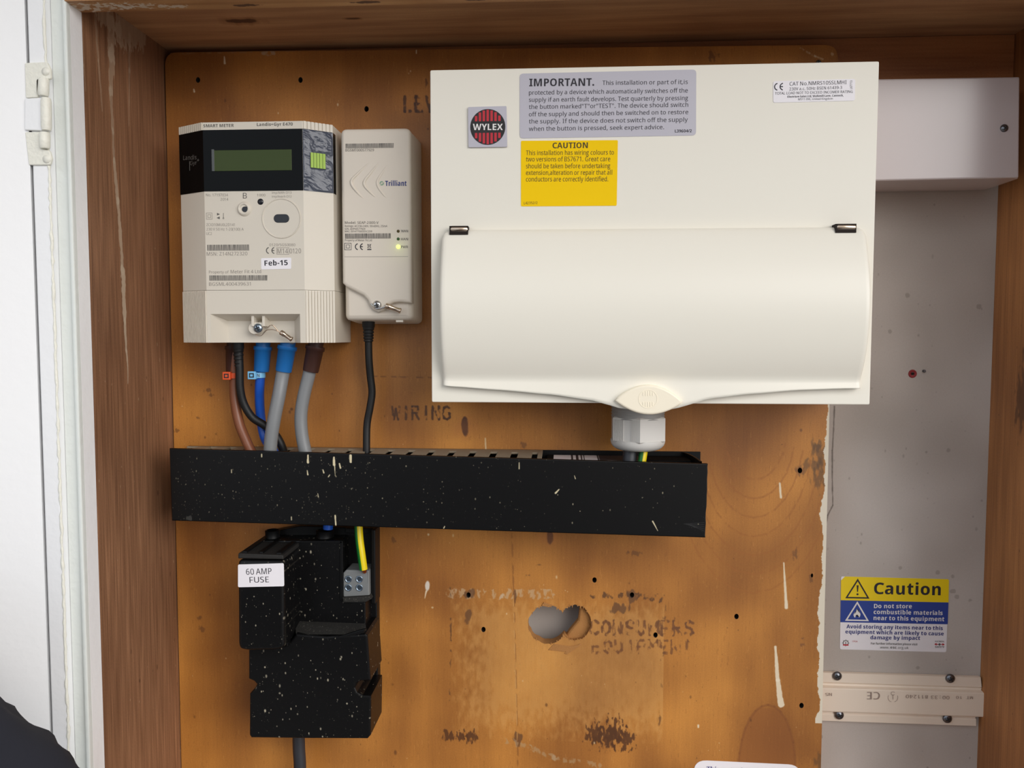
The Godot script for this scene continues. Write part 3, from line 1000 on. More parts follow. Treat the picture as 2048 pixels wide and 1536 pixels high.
func screw(called: String, at: Vector3, r: float, parent: Node, material: Material, turn := 0.4) -> void:
	var st := mb()
	lathe(st, at, Vector3.BACK, [Vector2(r, 0), Vector2(r, r * 0.2), Vector2(r * 0.85, r * 0.45), Vector2(r * 0.45, r * 0.62), Vector2(0, r * 0.66)], 18)
	var s := part(called, st, material, parent)
	st = mb()
	for k in 2:
		var d := Vector2(cos(turn + PI / 2 * k), sin(turn + PI / 2 * k)) * r * 0.55
		var n := Vector2(-d.y, d.x) * 0.22
		var c := Vector2(at.x, at.y)
		prism(st, PackedVector2Array([c - d - n, c + d - n, c + d + n, c - d + n]), at.z + r * 0.4, at.z + r * (0.69 + 0.01 * k))
	part("slot", st, m.screw_slot, s)


# a flat sticker: four corners in one plane (top left, top right, bottom right, bottom left)
func sticker(called: String, corners: Array, r: float, material: Material, parent: Node, label: String, thick := 0.0002) -> MeshInstance3D:
	var st := mb()
	var poly := PackedVector2Array()
	for c in corners:
		poly.append(Vector2(c.x, c.y))
	prism(st, rounded(poly, r), corners[0].z - thick, corners[0].z)
	return part(called, st, material, parent, label)


func lines(rows: Array, lift := 0.00008) -> SurfaceTool:
	var st := mb()
	for r in rows:
		var up := Vector3(0, 0, lift)
		text(st, r[0], r[1] + up, r[2] + up, r[3], r[4] if r.size() > 4 else font_plain)
	return st


# ---------------------------------------------------------------- consumer unit
func consumer_unit() -> void:
	var o := thing("consumer_unit", "large white metal consumer unit with a bulging flap cover and warning stickers", "fuse box", Vector3(0.0635, -0.0498, 0))
	var lo := Vector2(-0.0971, -0.0499)
	var hi := Vector2(0.2241, 0.1945)
	var st := mb()
	box(st, Vector3(lo.x + 0.0012, lo.y + 0.0012, 0.0005), Vector3(hi.x - 0.0012, hi.y - 0.0012, 0.0835))
	part("enclosure", st, m.white_metal, o)
	st = mb()
	prism(st, rounded(rect(lo, hi), 0.0012, 3), 0.0836, 0.085, 0.0006)
	part("front_plate", st, m.white_metal, o)
	# flap cover: a bulging shell whose lower lip dips to the thumb catch
	var rows := [[0.07757, 0.0885], [0.07681, 0.0902], [0.07481, 0.0918], [0.07063, 0.0938], [0.06319, 0.0966], [0.054, 0.0998], [0.04311, 0.1032], [0.03239, 0.1054], [0.02178, 0.106], [0.0112, 0.1054], [0.00057, 0.1036], [-.01016, 0.1008], [-.01925, 0.0972], [-.02479, 0.0944], [-.02853, 0.0922], [-.03116, 0.0908], [-.03338, 0.0904]]
	var lip := [Vector2(-.08987, -.03697), Vector2(-.08053, -.03767), Vector2(-.04518, -.0401), Vector2(-.00823, -.04323), Vector2(0.02115, -.04713), Vector2(0.03653, -.05109), Vector2(0.04494, -.05362), Vector2(0.08124, -.05375), Vector2(0.09095, -.05076), Vector2(0.10816, -.04553), Vector2(0.13675, -.0421), Vector2(0.17225, -.03901), Vector2(0.20399, -.03777), Vector2(0.21628, -.03771)]
	var xl: float = -.08772
	var xr: float = 0.21559
	var cols := [0.0, 0.0007, 0.002, 0.004, 0.007, 0.012]
	for k in 44:
		cols.append(0.018 + (xr - xl - 0.036) * k / 43.0)
	for k in [0.012, 0.007, 0.004, 0.002, 0.0007, 0.0]:
		cols.append(xr - xl - k)
	var grid := []
	var n_lip := 6
	for r in rows.size() + n_lip + 1:
		var line := []
		for c in cols.size():
			var x: float = xl + cols[c]
			var z: float
			var y: float
			if r < rows.size():
				y = rows[r][0]
				z = rows[r][1]
			else:
				var f := float(r - rows.size() + 1) / n_lip
				var yb: float = lip[0].y
				for i in lip.size() - 1:
					if x >= lip[i].x:
						yb = lerpf(lip[i].y, lip[i + 1].y, smoothstep(0.0, 1.0, clampf((x - lip[i].x) / (lip[i + 1].x - lip[i].x), 0, 1)) * 0.3 + 0.7 * clampf((x - lip[i].x) / (lip[i + 1].x - lip[i].x), 0, 1))
				y = lerpf(rows[-1][0], yb, minf(f, 1.0))
				z = 0.0904 + 0.0012 * minf(f, 1.0)
				if f > 1.0:
					z = 0.086
			# corners and side edges roll back towards the plate
			var edge := minf(cols[c], xr - xl - cols[c])
			var corner := 0.0
			if r < rows.size():
				corner = maxf(0.0, 0.007 - (rows[0][0] - y)) / 0.007
			else:
				corner = maxf(0.0, float(r - rows.size() - n_lip + 3)) / 3.0 * 0.5
			x += (1.0 - sqrt(maxf(0.0, 1.0 - corner * corner))) * 0.006 * (1.0 if x < (xl + xr) / 2 else -1.0) * clampf(1.0 - edge / 0.012, 0.0, 1.0)
			if edge < 0.0021:
				z -= 0.0016 * pow(1.0 - edge / 0.0021, 2.0)
			line.append(Vector3(x, y, z))
		grid.append(line)
	st = mb()
	st.set_smooth_group(1)
	for r in grid.size() - 1:
		for c in cols.size() - 1:
			quad(st, grid[r][c], grid[r][c + 1], grid[r + 1][c + 1], grid[r + 1][c], Vector3(0, -0.5 if r == grid.size() - 2 else 0.1, 1 if r < grid.size() - 2 else 0.3))
	st.set_smooth_group(2)
	for r in grid.size() - 1:
		for c in [0, cols.size() - 1]:
			var p: Vector3 = grid[r][c]
			var q: Vector3 = grid[r + 1][c]
			quad(st, p, q, Vector3(q.x, q.y, 0.0855), Vector3(p.x, p.y, 0.0855), Vector3.LEFT if c == 0 else Vector3.RIGHT)
	for c in cols.size() - 1:
		var p: Vector3 = grid[0][c]
		var q: Vector3 = grid[0][c + 1]
		quad(st, p, q, Vector3(q.x, q.y, 0.0855), Vector3(p.x, p.y, 0.0855), Vector3.UP)
	var cover := part("cover", st, m.white_plastic, o)
	# thumb catch: a pointed oval with a moulded emblem
	var lens := []
	for i in 17:
		var t := float(i) / 16
		lens.append(Vector2(0.03917, -.0471).lerp(Vector2(0.08821, -.04791), t) + Vector2(0, 0.0120 * pow(sin(PI * t), 0.8)))
	for i in range(1, 16):
		var t := 1.0 - float(i) / 16
		lens.append(Vector2(0.03917, -.0471).lerp(Vector2(0.08821, -.04791), t) - Vector2(0, 0.0098 * pow(sin(PI * t), 0.8)))
	st = mb()
	prism(st, PackedVector2Array(lens), 0.0865, 0.0955, 0.0016, 4, true)
	var catch_part := part("thumb_catch", st, m.cream_plastic, cover)
	st = mb()
	var ec := Vector3(0.06295, -.04582, 0.0956)
	for i in 5:
		var x := (i - 2) * 0.0017
		var h := sqrt(0.0060 * 0.0060 - x * x)
		for v in [1.0, -1.0]:
			prism(st, rect(Vector2(ec.x + x - 0.0004, ec.y + v * h), Vector2(ec.x + x + 0.0004, ec.y + v * 0.0022)), 0.0952, 0.0958, 0.0002)
	lathe(st, Vector3(ec.x, ec.y, 0.0952), Vector3.BACK, [Vector2(0.0070, 0), Vector2(0.0069, 0.0005), Vector2(0.0064, 0.0005), Vector2(0.0063, 0)], 40)
	part("emblem", st, m.cream_plastic, cover)
	# steel hinge pins in their sockets
	for k in [[Vector3(-.08126, 0.07776, 0.091), Vector3(-.06872, 0.07767, 0.091)], [Vector3(0.19495, 0.07716, 0.091), Vector3(0.20818, 0.07706, 0.091)]]:
		st = mb()
		box(st, k[0] + Vector3(-0.0009, -0.0040, -0.006), Vector3(k[1].x + 0.0002, k[1].y + 0.0024, 0.0932))
		part("socket", st, m.dark_hole, o)
		st = mb()
		tube(st, PackedVector3Array([k[0], k[0].lerp(k[1], 0.06), k[0].lerp(k[1], 0.94), k[1]]), 0.0027, 18, [0.0022, 0.0027, 0.0027, 0.0022])
		part("hinge_pin", st, m.nickel, o)
	# raised maker's badge
	var badge := sticker("badge", [Vector3(-.06901, 0.16701, 0.0866), Vector3(-.04077, 0.16726, 0.0866), Vector3(-.04021, 0.13799, 0.0866), Vector3(-.06872, 0.13802, 0.0866)], 0.0008, m.silver_label, o, "silver square badge with a red and black striped disc", 0.0016)
	var bc := Vector3(-.05451, 0.15238, 0.0867)
	st = mb()
	face(st, ellipse(Vector2(bc.x, bc.y), 0.0129, 0.0129, 48), bc.z)
	part("disc", st, m.black_print, badge)
	st = mb()
	for i in 9:
		var x := (i - 4) * 0.00285
		var w := 0.0009
		var h := sqrt(maxf(0.0, 0.0124 * 0.0124 - pow(absf(x) + w, 2.0)))
		for s in [-1.0, 1.0]:
			if h > 0.0045:
				flat(st)
				quad(st, Vector3(bc.x + x - w, bc.y + s * 0.0042, 0.08678), Vector3(bc.x + x + w, bc.y + s * 0.0042, 0.08678), Vector3(bc.x + x + w, bc.y + s * h, 0.08678), Vector3(bc.x + x - w, bc.y + s * h, 0.08678), Vector3.BACK)
	part("stripes", st, m.red_print, badge)
	part("lettering", lines([["WYLEX", Vector3(-.06547, 0.15028, 0.0867), Vector3(-.04347, 0.14996, 0.0867), 0.00452, font_bold]], 0.0002), m.white_print, badge)
	# silver notice
	var z := 0.0853
	var notice := sticker("notice_label", [Vector3(-.03127, 0.19063, 0.0853), Vector3(0.09588, 0.19111, 0.0853), Vector3(0.09635, 0.14452, 0.0853), Vector3(-.0312, 0.14415, 0.0853)], 0.0028, m.silver_label, o, "silver IMPORTANT notice about quarterly testing")
	part("print", lines([
		["IMPORTANT.", Vector3(-.02432, 0.1814, 0.0853), Vector3(0.02285, 0.18091, 0.0853), 0.00543, font_bold],
		["This installation or part of it,is", Vector3(0.02883, 0.18137, 0.0853), Vector3(0.08995, 0.18101, 0.0853), 0.00309],
		["protected by a device which automatically switches off the", Vector3(-.02449, 0.17537, 0.0853), Vector3(0.09003, 0.17497, 0.0853), 0.00309],
		["supply if an earth fault develops. Test quarterly by pressing", Vector3(-.02448, 0.17025, 0.0853), Vector3(0.09028, 0.16963, 0.0853), 0.00309],
		["the button marked\"T\"or\"TEST\". The device should switch", Vector3(-.02447, 0.16517, 0.0853), Vector3(0.09046, 0.16489, 0.0853), 0.00309],
		["off the supply and should then be switched on to restore", Vector3(-.02446, 0.15986, 0.0853), Vector3(0.09053, 0.15975, 0.0853), 0.00309],
		["the supply. If the device does not switch off the supply", Vector3(-.02445, 0.15477, 0.0853), Vector3(0.09032, 0.15433, 0.0853), 0.00309],
		["when the button is pressed, seek expert advice.", Vector3(-.02444, 0.14945, 0.0853), Vector3(0.0734, 0.14933, 0.0853), 0.00309],
		["L39604/2", Vector3(0.0812, 0.1468, 0.0853), Vector3(0.09324, 0.1468, 0.0853), 0.00205, font_bold]]), m.ink, notice)
	var caution := sticker("caution_label", [Vector3(-.03021, 0.14245, 0.0853), Vector3(0.0403, 0.14193, 0.0853), Vector3(0.03984, 0.09484, 0.0853), Vector3(-.03014, 0.095, 0.0853)], 0.0009, m.yellow_label, o, "yellow CAUTION label about wiring colours")
	part("print", lines([
		["CAUTION", Vector3(-.00708, 0.1367, 0.0853), Vector3(0.01855, 0.13657, 0.0853), 0.00409, font_bold],
		["This installation has wiring colours to", Vector3(-.02653, 0.13202, 0.0853), Vector3(0.0375, 0.13159, 0.0853), 0.00342],
		["two versions of BS7671. Great care", Vector3(-.02652, 0.12747, 0.0853), Vector3(0.0349, 0.12689, 0.0853), 0.00342],
		["should be taken before undertaking", Vector3(-.02651, 0.12248, 0.0853), Vector3(0.03494, 0.12197, 0.0853), 0.00342],
		["extension,alteration or repair that all", Vector3(-.0265, 0.11771, 0.0853), Vector3(0.03639, 0.11721, 0.0853), 0.00342],
		["conductors are correctly identified.", Vector3(-.02649, 0.11296, 0.0853), Vector3(0.03356, 0.11249, 0.0853), 0.00342],
		["L42352/2", Vector3(-.02801, 0.0964, 0.0853), Vector3(-.01804, 0.0966, 0.0853), 0.00186]]), m.brown_ink, caution)
	var rating := sticker("rating_label", [Vector3(0.15036, 0.18187, 0.0853), Vector3(0.20768, 0.18246, 0.0853), Vector3(0.20783, 0.16725, 0.0853), Vector3(0.15067, 0.16678, 0.0853)], 0.0016, m.white_label, o, "small white rating label with a CE mark")
	st = lines([
		["CAT No.NMRS10SSLMHI", Vector3(0.16194, 0.17848, 0.0853), Vector3(0.20162, 0.17895, 0.0853), 0.0026],
		["230V a.c. 50Hz BSEN 61439-3", Vector3(0.16184, 0.17512, 0.0853), Vector3(0.19861, 0.17562, 0.0853), 0.00208],
		["TOTAL LOAD NOT TO EXCEED INCOMER RATING", Vector3(0.15182, 0.17238, 0.0853), Vector3(0.20612, 0.17273, 0.0853), 0.00179],
		["Electrium Sales Ltd, Walkmill Lane, Cannock,", Vector3(0.16065, 0.17009, 0.0853), Vector3(0.19972, 0.1704, 0.0853), 0.00141, font_bold],
		["WS11 0XE, United Kingdom", Vector3(0.16802, 0.16817, 0.0853), Vector3(0.19235, 0.16825, 0.0853), 0.00141]])
	text(st, "L67713", Vector3(0.20571, 0.17546, 0.0854), Vector3(0.20556, 0.18128, 0.0854), 0.00149, font_plain, Vector3.LEFT)
	ce_mark(st, Vector3(0.15274, 0.17791, 0.0854), Vector3(0.1566, 0.17795, 0.0854), 0.00238, 0.00071)
	part("print", st, m.ink, rating)


# ---------------------------------------------------------------- smart meter
func smart_meter() -> void:
	var o := thing("smart_meter", "pale grey smart electricity meter with a black display band and ribbed corners", "meter", Vector3(-0.243, -0.0057, 0))
	var l0 := -0.3052       # outer edges, front plane edges
	var l1 := -0.2795
	var r1 := -0.2006
	var r0 := -0.1809
	var zf := 0.062
	var zs := 0.048
	var top := 0.1655
	var y_win1: float = 0.15959
	var y_win0: float = 0.11246
	var y_cov: float = 0.03567
	var bot := -0.0057
	var st := mb()
	# upper case
	flat(st)
	var hull := func(s: SurfaceTool, ya: float, yb: float, z_in: float, caps: bool):
		flat(s)
		var p := [Vector2(l0, 0.0005), Vector2(l0, zs), Vector2(l1, zf), Vector2(r1, zf), Vector2(r0, zs), Vector2(r0, 0.0005)]
		for i in 5:
			var a: Vector2 = p[i] + Vector2(0, z_in if i > 0 else 0.0)
			var b: Vector2 = p[i + 1] + Vector2(0, z_in if i < 4 else 0.0)
			quad(s, Vector3(a.x, ya, a.y), Vector3(b.x, ya, b.y), Vector3(b.x, yb, b.y), Vector3(a.x, yb, a.y), Vector3((a.x + b.x) / 2 + 0.243, 0, 0.02))
		if caps:
			for y in [ya, yb]:
				for i in range(1, 5):
					tri(s, Vector3(p[0].x, y, p[0].y), Vector3(p[i].x, y, p[i].y + z_in), Vector3(p[i + 1].x, y, p[i + 1].y + (z_in if i < 4 else 0.0)), Vector3.UP if y > 0.08 else Vector3.DOWN)
	hull.call(st, top, y_cov + 0.00005, 0.0, true)
	part("case", st, m.meter_case, o)
	# display band: glossy black glass over the left bevel and the front
	st = mb()
	flat(st)
	var e := 0.0003
	quad(st, Vector3(l0 - e, y_win1, zs + e), Vector3(l1, y_win1, zf + e), Vector3(l1, y_win0, zf + e), Vector3(l0 - e, y_win0, zs + e), Vector3(-0.3, 0, 1))
	quad(st, Vector3(l1, y_win1, zf + e), Vector3(r1, y_win1, zf + e), Vector3(r1, y_win0, zf + e), Vector3(l1, y_win0, zf + e), Vector3.BACK)
	quad(st, Vector3(l1, y_win1, zf + e), Vector3(r1, y_win1, zf + e), Vector3(r1, y_win1, zf), Vector3(l1, y_win1, zf), Vector3.UP)
	quad(st, Vector3(l1, y_win0, zf + e), Vector3(r1, y_win0, zf + e), Vector3(r1, y_win0, zf), Vector3(l1, y_win0, zf), Vector3.DOWN)
	quad(st, Vector3(r0 + e, y_win1, zs), Vector3(r0 + e, y_win1, zs - 0.007), Vector3(r0 + e, y_win0, zs - 0.007), Vector3(r0 + e, y_win0, zs), Vector3.RIGHT)
	var window := part("display_window", st, m.window, o, "glossy black display band")
	st = mb()
	box(st, Vector3(-.2724, 0.12791, 0.0624), Vector3(-.20921, 0.1439, 0.0627), 0.0002)
	part("display", st, m.lcd, window, "dark green display")
	st = mb()
	box(st, Vector3(-.27271, 0.12788, 0.0626), Vector3(-.27061, 0.1447, 0.0629), 0.0001)
	part("display_edge", st, m.lcd_rim, window)
	st = mb()
	var bw := Vector3(l1 - l0, 0, zf - zs).normalized()
	var bn := Vector3(-bw.z, 0, bw.x) * 0.0005
	var bev := func(x: float, y: float) -> Vector3: return Vector3(x, y, lerpf(zs, zf, (x - l0) / (l1 - l0))) + bn
	text(st, "Landis", bev.call(-.30101, 0.13938), bev.call(-.28658, 0.13805), 0.00352, font_plain)
	text(st, "Gyr", bev.call(-.29379, 0.13453), bev.call(-.28627, 0.13399), 0.00313, font_plain)
	text(st, "+", bev.call(-.2864, 0.13593), bev.call(-.28372, 0.13568), 0.00313, font_plain)
	strip(st, [bev.call(-.29409, 0.13025), bev.call(-.29409, 0.13765)], 0.0003)
	part("maker_mark", st, m.mid_ink, window)
	# wrinkled grey panel on the right bevel with its green button
	var nz := FastNoiseLite.new()
	nz.seed = 12
	nz.frequency = 38.0
	nz.fractal_octaves = 2
	nz.domain_warp_enabled = true
	nz.domain_warp_amplitude = 0.012
	nz.domain_warp_frequency = 45.0
	st = mb()
	st.set_smooth_group(1)
	var gn := Vector3(zf - zs, 0, r0 - r1).normalized()
	var nx := 44
	var ny := 96
	var pt := func(i: int, j: int) -> Vector3:
		var u := float(i) / nx
		var v := float(j) / ny
		var q := Vector3(lerpf(r1, r0, u), lerpf(y_win1, y_win0, v), lerpf(zf, zs, u))
		var border := minf(minf(u, 1 - u) * nx, minf(v, 1 - v) * ny)
		var in_button := maxf(absf(u - 0.495) / 0.25, absf(v - 0.512) / 0.12) < 1.0
		return q + gn * (0.0004 + (0.0 if border < 1.0 or in_button else 0.0016 * (0.5 - absf(nz.get_noise_2d(q.x + q.y * 0.5, q.y * 1.3)))))
	for i in nx:
		for j in ny:
			quad(st, pt.call(i, j), pt.call(i + 1, j), pt.call(i + 1, j + 1), pt.call(i, j + 1), gn)
	part("wrinkled_panel", st, m.glossy_grey, o, "grey wrinkled glossy side panel")
	st = mb()
	for k in 5:
		var a := lerpf(0.245, 0.745, k / 5.0)
		var b := lerpf(0.245, 0.745, (k + 0.86) / 5.0)
		for q in [[a, b]]:
			var p0 := Vector3(lerpf(r1, r0, q[0]), 0.14216, lerpf(zf, zs, q[0])) + gn * 0.0011
			var p1 := Vector3(lerpf(r1, r0, q[1]), 0.14216, lerpf(zf, zs, q[1])) + gn * 0.0011
			var dn := Vector3(0, 0.13059 - 0.14216, 0)
			flat(st)
			quad(st, p0, p1, p1 + dn, p0 + dn, gn)
			quad(st, p0, p1, p1 - gn * 0.001, p0 - gn * 0.001, Vector3.UP)
			quad(st, p0 + dn, p1 + dn, p1 + dn - gn * 0.001, p0 + dn - gn * 0.001, Vector3.DOWN)
			quad(st, p0, p0 + dn, p0 + dn - gn * 0.001, p0 - gn * 0.001, -bw)
			quad(st, p1, p1 + dn, p1 + dn - gn * 0.001, p1 - gn * 0.001, bw)
	part("button", st, m.green_button, o, "ribbed lime green push button")
	# ribs on the corners of the top strip and of the terminal cover
	for set_ in [[l0, l1, zs, zf, 12, top, y_win1, true], [r1, r0, zf, zs, 8, top, y_win1, false], [l0, l1, zs, zf, 16, y_cov - 0.0006, bot, true], [r1, r0, zf, zs, 10, y_cov - 0.0006, bot, false]]:
		st = mb()
		var a := Vector3(set_[0], 0, set_[2])
		var b := Vector3(set_[1], 0, set_[3])
		var d := (b - a).normalized()
		var out := Vector3(-d.z, 0, d.x)
		var n: int = set_[4]
		for k in n:
			var p := a.lerp(b, (k + 0.22) / n)
			var q := a.lerp(b, (k + (0.72 if set_[7] else 0.9)) / n)
			flat(st)
			var h := out * 0.0009
			var y1 := Vector3(0, set_[5], 0)
			var y0 := Vector3(0, set_[6], 0)
			quad(st, p + h + y1, q + h + y1, q + h + y0, p + h + y0, out)
			quad(st, p + y1, p + h + y1, p + h + y0, p + y0, -d)
			quad(st, q + y1, q + h + y1, q + h + y0, q + y0, d)
			quad(st, p + y1, q + y1, q + h + y1, p + h + y1, Vector3.UP)
			quad(st, p + y0, q + y0, q + h + y0, p + h + y0, Vector3.DOWN)
		part("ribs", st, m.meter_case, o).set_meta("kind", "stuff")
	# terminal cover with its recess for the sealing screw
	st = mb()
	flat(st)
	var zb := 0.047
	var cy := y_cov - 0.0002
	var ra := Vector2(-.27667, 0.01691)
	var rb := Vector2(-.20469, 0.01724)
	var ba := Vector2(-.26901, 0.01167)
	var bb := Vector2(-.21425, 0.01165)
	var p6 := [Vector2(l0, 0.0005), Vector2(l0, zs), Vector2(l1, zf), Vector2(ra.x, zf), Vector2(rb.x, zf), Vector2(r1, zf), Vector2(r0, zs), Vector2(r0, 0.0005)]
	for i in 7:
		var a: Vector2 = p6[i]
		var b: Vector2 = p6[i + 1]
		var low: float = ra.y if i == 3 else bot
		quad(st, Vector3(a.x, cy, a.y), Vector3(b.x, cy, b.y), Vector3(b.x, low, b.y), Vector3(a.x, low, a.y), Vector3((a.x + b.x) / 2 + 0.243, 0, 0.02))
	quad(st, Vector3(l0, cy, 0.0005), Vector3(r0, cy, 0.0005), Vector3(r0, cy, zs), Vector3(l0, cy, zs), Vector3.UP)
	quad(st, Vector3(l1, cy, zf), Vector3(r1, cy, zf), Vector3(r0, cy, zs), Vector3(l0, cy, zs), Vector3.UP)
	quad(st, Vector3(ra.x, ra.y, zf), Vector3(rb.x, ra.y, zf), Vector3(bb.x, bb.y, zb), Vector3(ba.x, ba.y, zb), Vector3(0, -1, 0.6))
	quad(st, Vector3(ra.x, ra.y, zf), Vector3(ba.x, ba.y, zb), Vector3(ba.x, bot, zb), Vector3(ra.x, bot, zf), Vector3(1, 0, 0.6))
	quad(st, Vector3(rb.x, ra.y, zf), Vector3(bb.x, bb.y, zb), Vector3(bb.x, bot, zb), Vector3(rb.x, bot, zf), Vector3(-1, 0, 0.6))
	quad(st, Vector3(ba.x, ba.y, zb), Vector3(bb.x, bb.y, zb), Vector3(bb.x, bot, zb), Vector3(ba.x, bot, zb), Vector3.BACK)
	quad(st, Vector3(l0, bot, 0.0005), Vector3(r0, bot, 0.0005), Vector3(r0, bot, zb), Vector3(l0, bot, zb), Vector3.DOWN)
	quad(st, Vector3(l0, bot, zb), Vector3(ba.x, bot, zb), Vector3(ra.x, bot, zf), Vector3(l1, bot, zf), Vector3.DOWN)
	quad(st, Vector3(bb.x, bot, zb), Vector3(r0, bot, zb), Vector3(r1, bot, zf), Vector3(rb.x, bot, zf), Vector3.DOWN)
	var cover := part("terminal_cover", st, m.meter_case, o)
	st = mb()
	for x in [505.0, 527.0]:
		var c: Vector2 = Vector2(-.24443, 0.01225) if x < 510.0 else Vector2(-.23573, 0.01224)
		prism(st, rect(c + Vector2(-0.0011, 0.0035), c + Vector2(0.0011, -0.005)), 0.0465, 0.058, 0.0003)
	prism(st, rect(Vector2(-.24567, 0.01029), Vector2(-.23518, 0.00752)), 0.0465, 0.057, 0.0003)
	lathe(st, Vector3(-.24414, 0.00563, 0.047), Vector3.BACK, [Vector2(0.0049, 0), Vector2(0.0049, 0.0085), Vector2(0.0043, 0.0091), Vector2(0, 0.0091)], 24)
	part("screw_boss", st, m.meter_case, cover)
	screw("screw", Vector3(-.24059, 0.00594, 0.0562), 0.0037, o, m.zinc)
	var wire := curve_points([Vector3(-.24473, 0.00358, 0.0535), Vector3(-.24297, 0.00039, 0.054), Vector3(-.23911, -.00001, 0.0545), Vector3(-.23602, 0.00278, 0.055), Vector3(-.23359, 0.00436, 0.056), Vector3(-.22916, 0.00475, 0.057), Vector3(-.22593, 0.00396, 0.057), Vector3(-.22308, 0.00278, 0.056)])
	var wire2 := curve_points([Vector3(-.23962, 0.00831, 0.057), Vector3(-.23542, 0.00633, 0.0575), Vector3(-.233, 0.00593, 0.0575), Vector3(-.23035, 0.0079, 0.058), Vector3(-.22792, 0.0079, 0.058), Vector3(-.22591, 0.00554, 0.057), Vector3(-.22389, 0.00278, 0.056)])
	st = mb()
	tube(st, wire, 0.00042, 8)
	tube(st, wire2, 0.00042, 8)
	part("seal_wire", st, m.nickel, o)
	st = mb()
	ferrule(st, Vector3(-.22267, 0.00278, 0.056), Vector3(-.21346, -.00316, 0.056), 0.0021)
	part("seal", st, m.nickel, o, "crimped metal wire seal")
	# optical port, test button and lamp
	st = mb()
	var port := Vector3(-.21824, 0.09105, 0.062)
	lathe(st, port, Vector3.BACK, [Vector2(0.01564, 0), Vector2(0.01526, 0.0007), Vector2(0.01487, 0.0007), Vector2(0.01448, 0.0002), Vector2(0, 0.0002)], 48)
	part("optical_port", st, m.meter_case, o)
	st = mb()
	prism(st, pill(Vector2(port.x + 0.0001, port.y), 0.00618, 0.00328), 0.062, 0.0626, 0.0003)
	part("port_window", st, m.slot, o)
	st = mb()
	lathe(st, Vector3(-.24759, 0.09863, 0.062), Vector3.BACK, [Vector2(0.00579, 0), Vector2(0.00444, 0.0022), Vector2(0.00348, 0.0024), Vector2(0.0029, 0.0012), Vector2(0, 0.0012)], 28)
	part("test_button", st, m.meter_case, o)
	st = mb()
	var tb := Vector3(-.24636, 0.09817, 0.0636)
	prism(st, pill(Vector2(tb.x, tb.y), 0.0027, 0.00212), 0.0631, 0.0638, 0.0003)
	part("button_window", st, m.slot, o)
	st = mb()
	lathe(st, Vector3(-.23472, 0.1041, 0.062), Vector3.BACK, [Vector2(0.00243, 0), Vector2(0.00212, 0.0004), Vector2(0, 0.0006)], 20)
	part("pulse_lamp", st, m.slot, o)
	# printing
	part("print", lines([["SMART METER", Vector3(-.27909, 0.16175, 0.062), Vector3(-.25481, 0.16177, 0.062), 0.00232, font_bold], ["Landis+Gyr E470", Vector3(-.23646, 0.1621, 0.062), Vector3(-.20816, 0.16206, 0.062), 0.00239, font_bold]]), m.mid_ink, o)
	st = lines([
		["No. 17197034", Vector3(-.27826, 0.10869, 0.062), Vector3(-.26046, 0.10851, 0.062), 0.00212], ["2014", Vector3(-.26666, 0.10525, 0.062), Vector3(-.26033, 0.10519, 0.062), 0.00212], ["1000", Vector3(-.23747, 0.10829, 0.062), Vector3(-.2307, 0.10822, 0.062), 0.00193],
		["imp/kWh O13", Vector3(-.2255, 0.11013, 0.062), Vector3(-.20991, 0.10998, 0.062), 0.00174], ["imp/kvarh O12", Vector3(-.22555, 0.10721, 0.062), Vector3(-.20995, 0.10706, 0.062), 0.00174],
		["ZCX310MU0L2D141", Vector3(-.27839, 0.08559, 0.062), Vector3(-.25566, 0.08542, 0.062), 0.00216], ["230 V 50 Hz 1-20(100) A", Vector3(-.27846, 0.08214, 0.062), Vector3(-.2486, 0.08192, 0.062), 0.00216], ["UC2", Vector3(-.27854, 0.07872, 0.062), Vector3(-.27416, 0.07869, 0.062), 0.00216],
		["MSN: Z14N272320", Vector3(-.27863, 0.06255, 0.062), Vector3(-.24594, 0.06269, 0.062), 0.00282], ["0120/SGS0080", Vector3(-.22825, 0.0697, 0.062), Vector3(-.20753, 0.06957, 0.062), 0.00209], ["M14", Vector3(-.22188, 0.06404, 0.062), Vector3(-.21335, 0.06399, 0.062), 0.00371], ["0120", Vector3(-.21216, 0.06398, 0.062), Vector3(-.20305, 0.06413, 0.062), 0.00371],
		["Property of", Vector3(-.27717, 0.04876, 0.062), Vector3(-.2612, 0.0487, 0.062), 0.00212], ["Meter Fit 4 Ltd", Vector3(-.25967, 0.04869, 0.062), Vector3(-.23522, 0.04879, 0.062), 0.00263], ["BGSML400439631", Vector3(-.27731, 0.03901, 0.062), Vector3(-.24367, 0.03915, 0.062), 0.0027]])
	for k in [[Vector3(-.27823, 0.09578, 0.0621), Vector3(-.27364, 0.09094, 0.0621)], [Vector3(-.27705, 0.09453, 0.0621), Vector3(-.27481, 0.09219, 0.0621)], [Vector3(-.22245, 0.06845, 0.0621), Vector3(-.21273, 0.0634, 0.0621)]]:
		strip(st, [k[0], Vector3(k[1].x, k[0].y, k[0].z), k[1], Vector3(k[0].x, k[1].y, k[0].z)], 0.00028, true)
	part("faint_print", st, m.grey_ink, o)
	st = lines([["B", Vector3(-.24871, 0.10674, 0.062), Vector3(-.24551, 0.10671, 0.062), 0.00433]])
	ce_mark(st, Vector3(-.22939, 0.06636, 0.0621), Vector3(-.225, 0.06633, 0.0621), 0.00232, 0.00073)
	flat(st)
	tri(st, Vector3(-.26963, 0.09582, 0.0621), Vector3(-.26725, 0.09472, 0.0621), Vector3(-.26968, 0.09377, 0.0621), Vector3.BACK)
	tri(st, Vector3(-.26749, 0.09298, 0.0621), Vector3(-.27012, 0.09192, 0.0621), Vector3(-.26753, 0.09089, 0.0621), Vector3.BACK)
	strip(st, [Vector3(-.2645, 0.09566, 0.0621), Vector3(-.26458, 0.09218, 0.0621)], 0.00035)
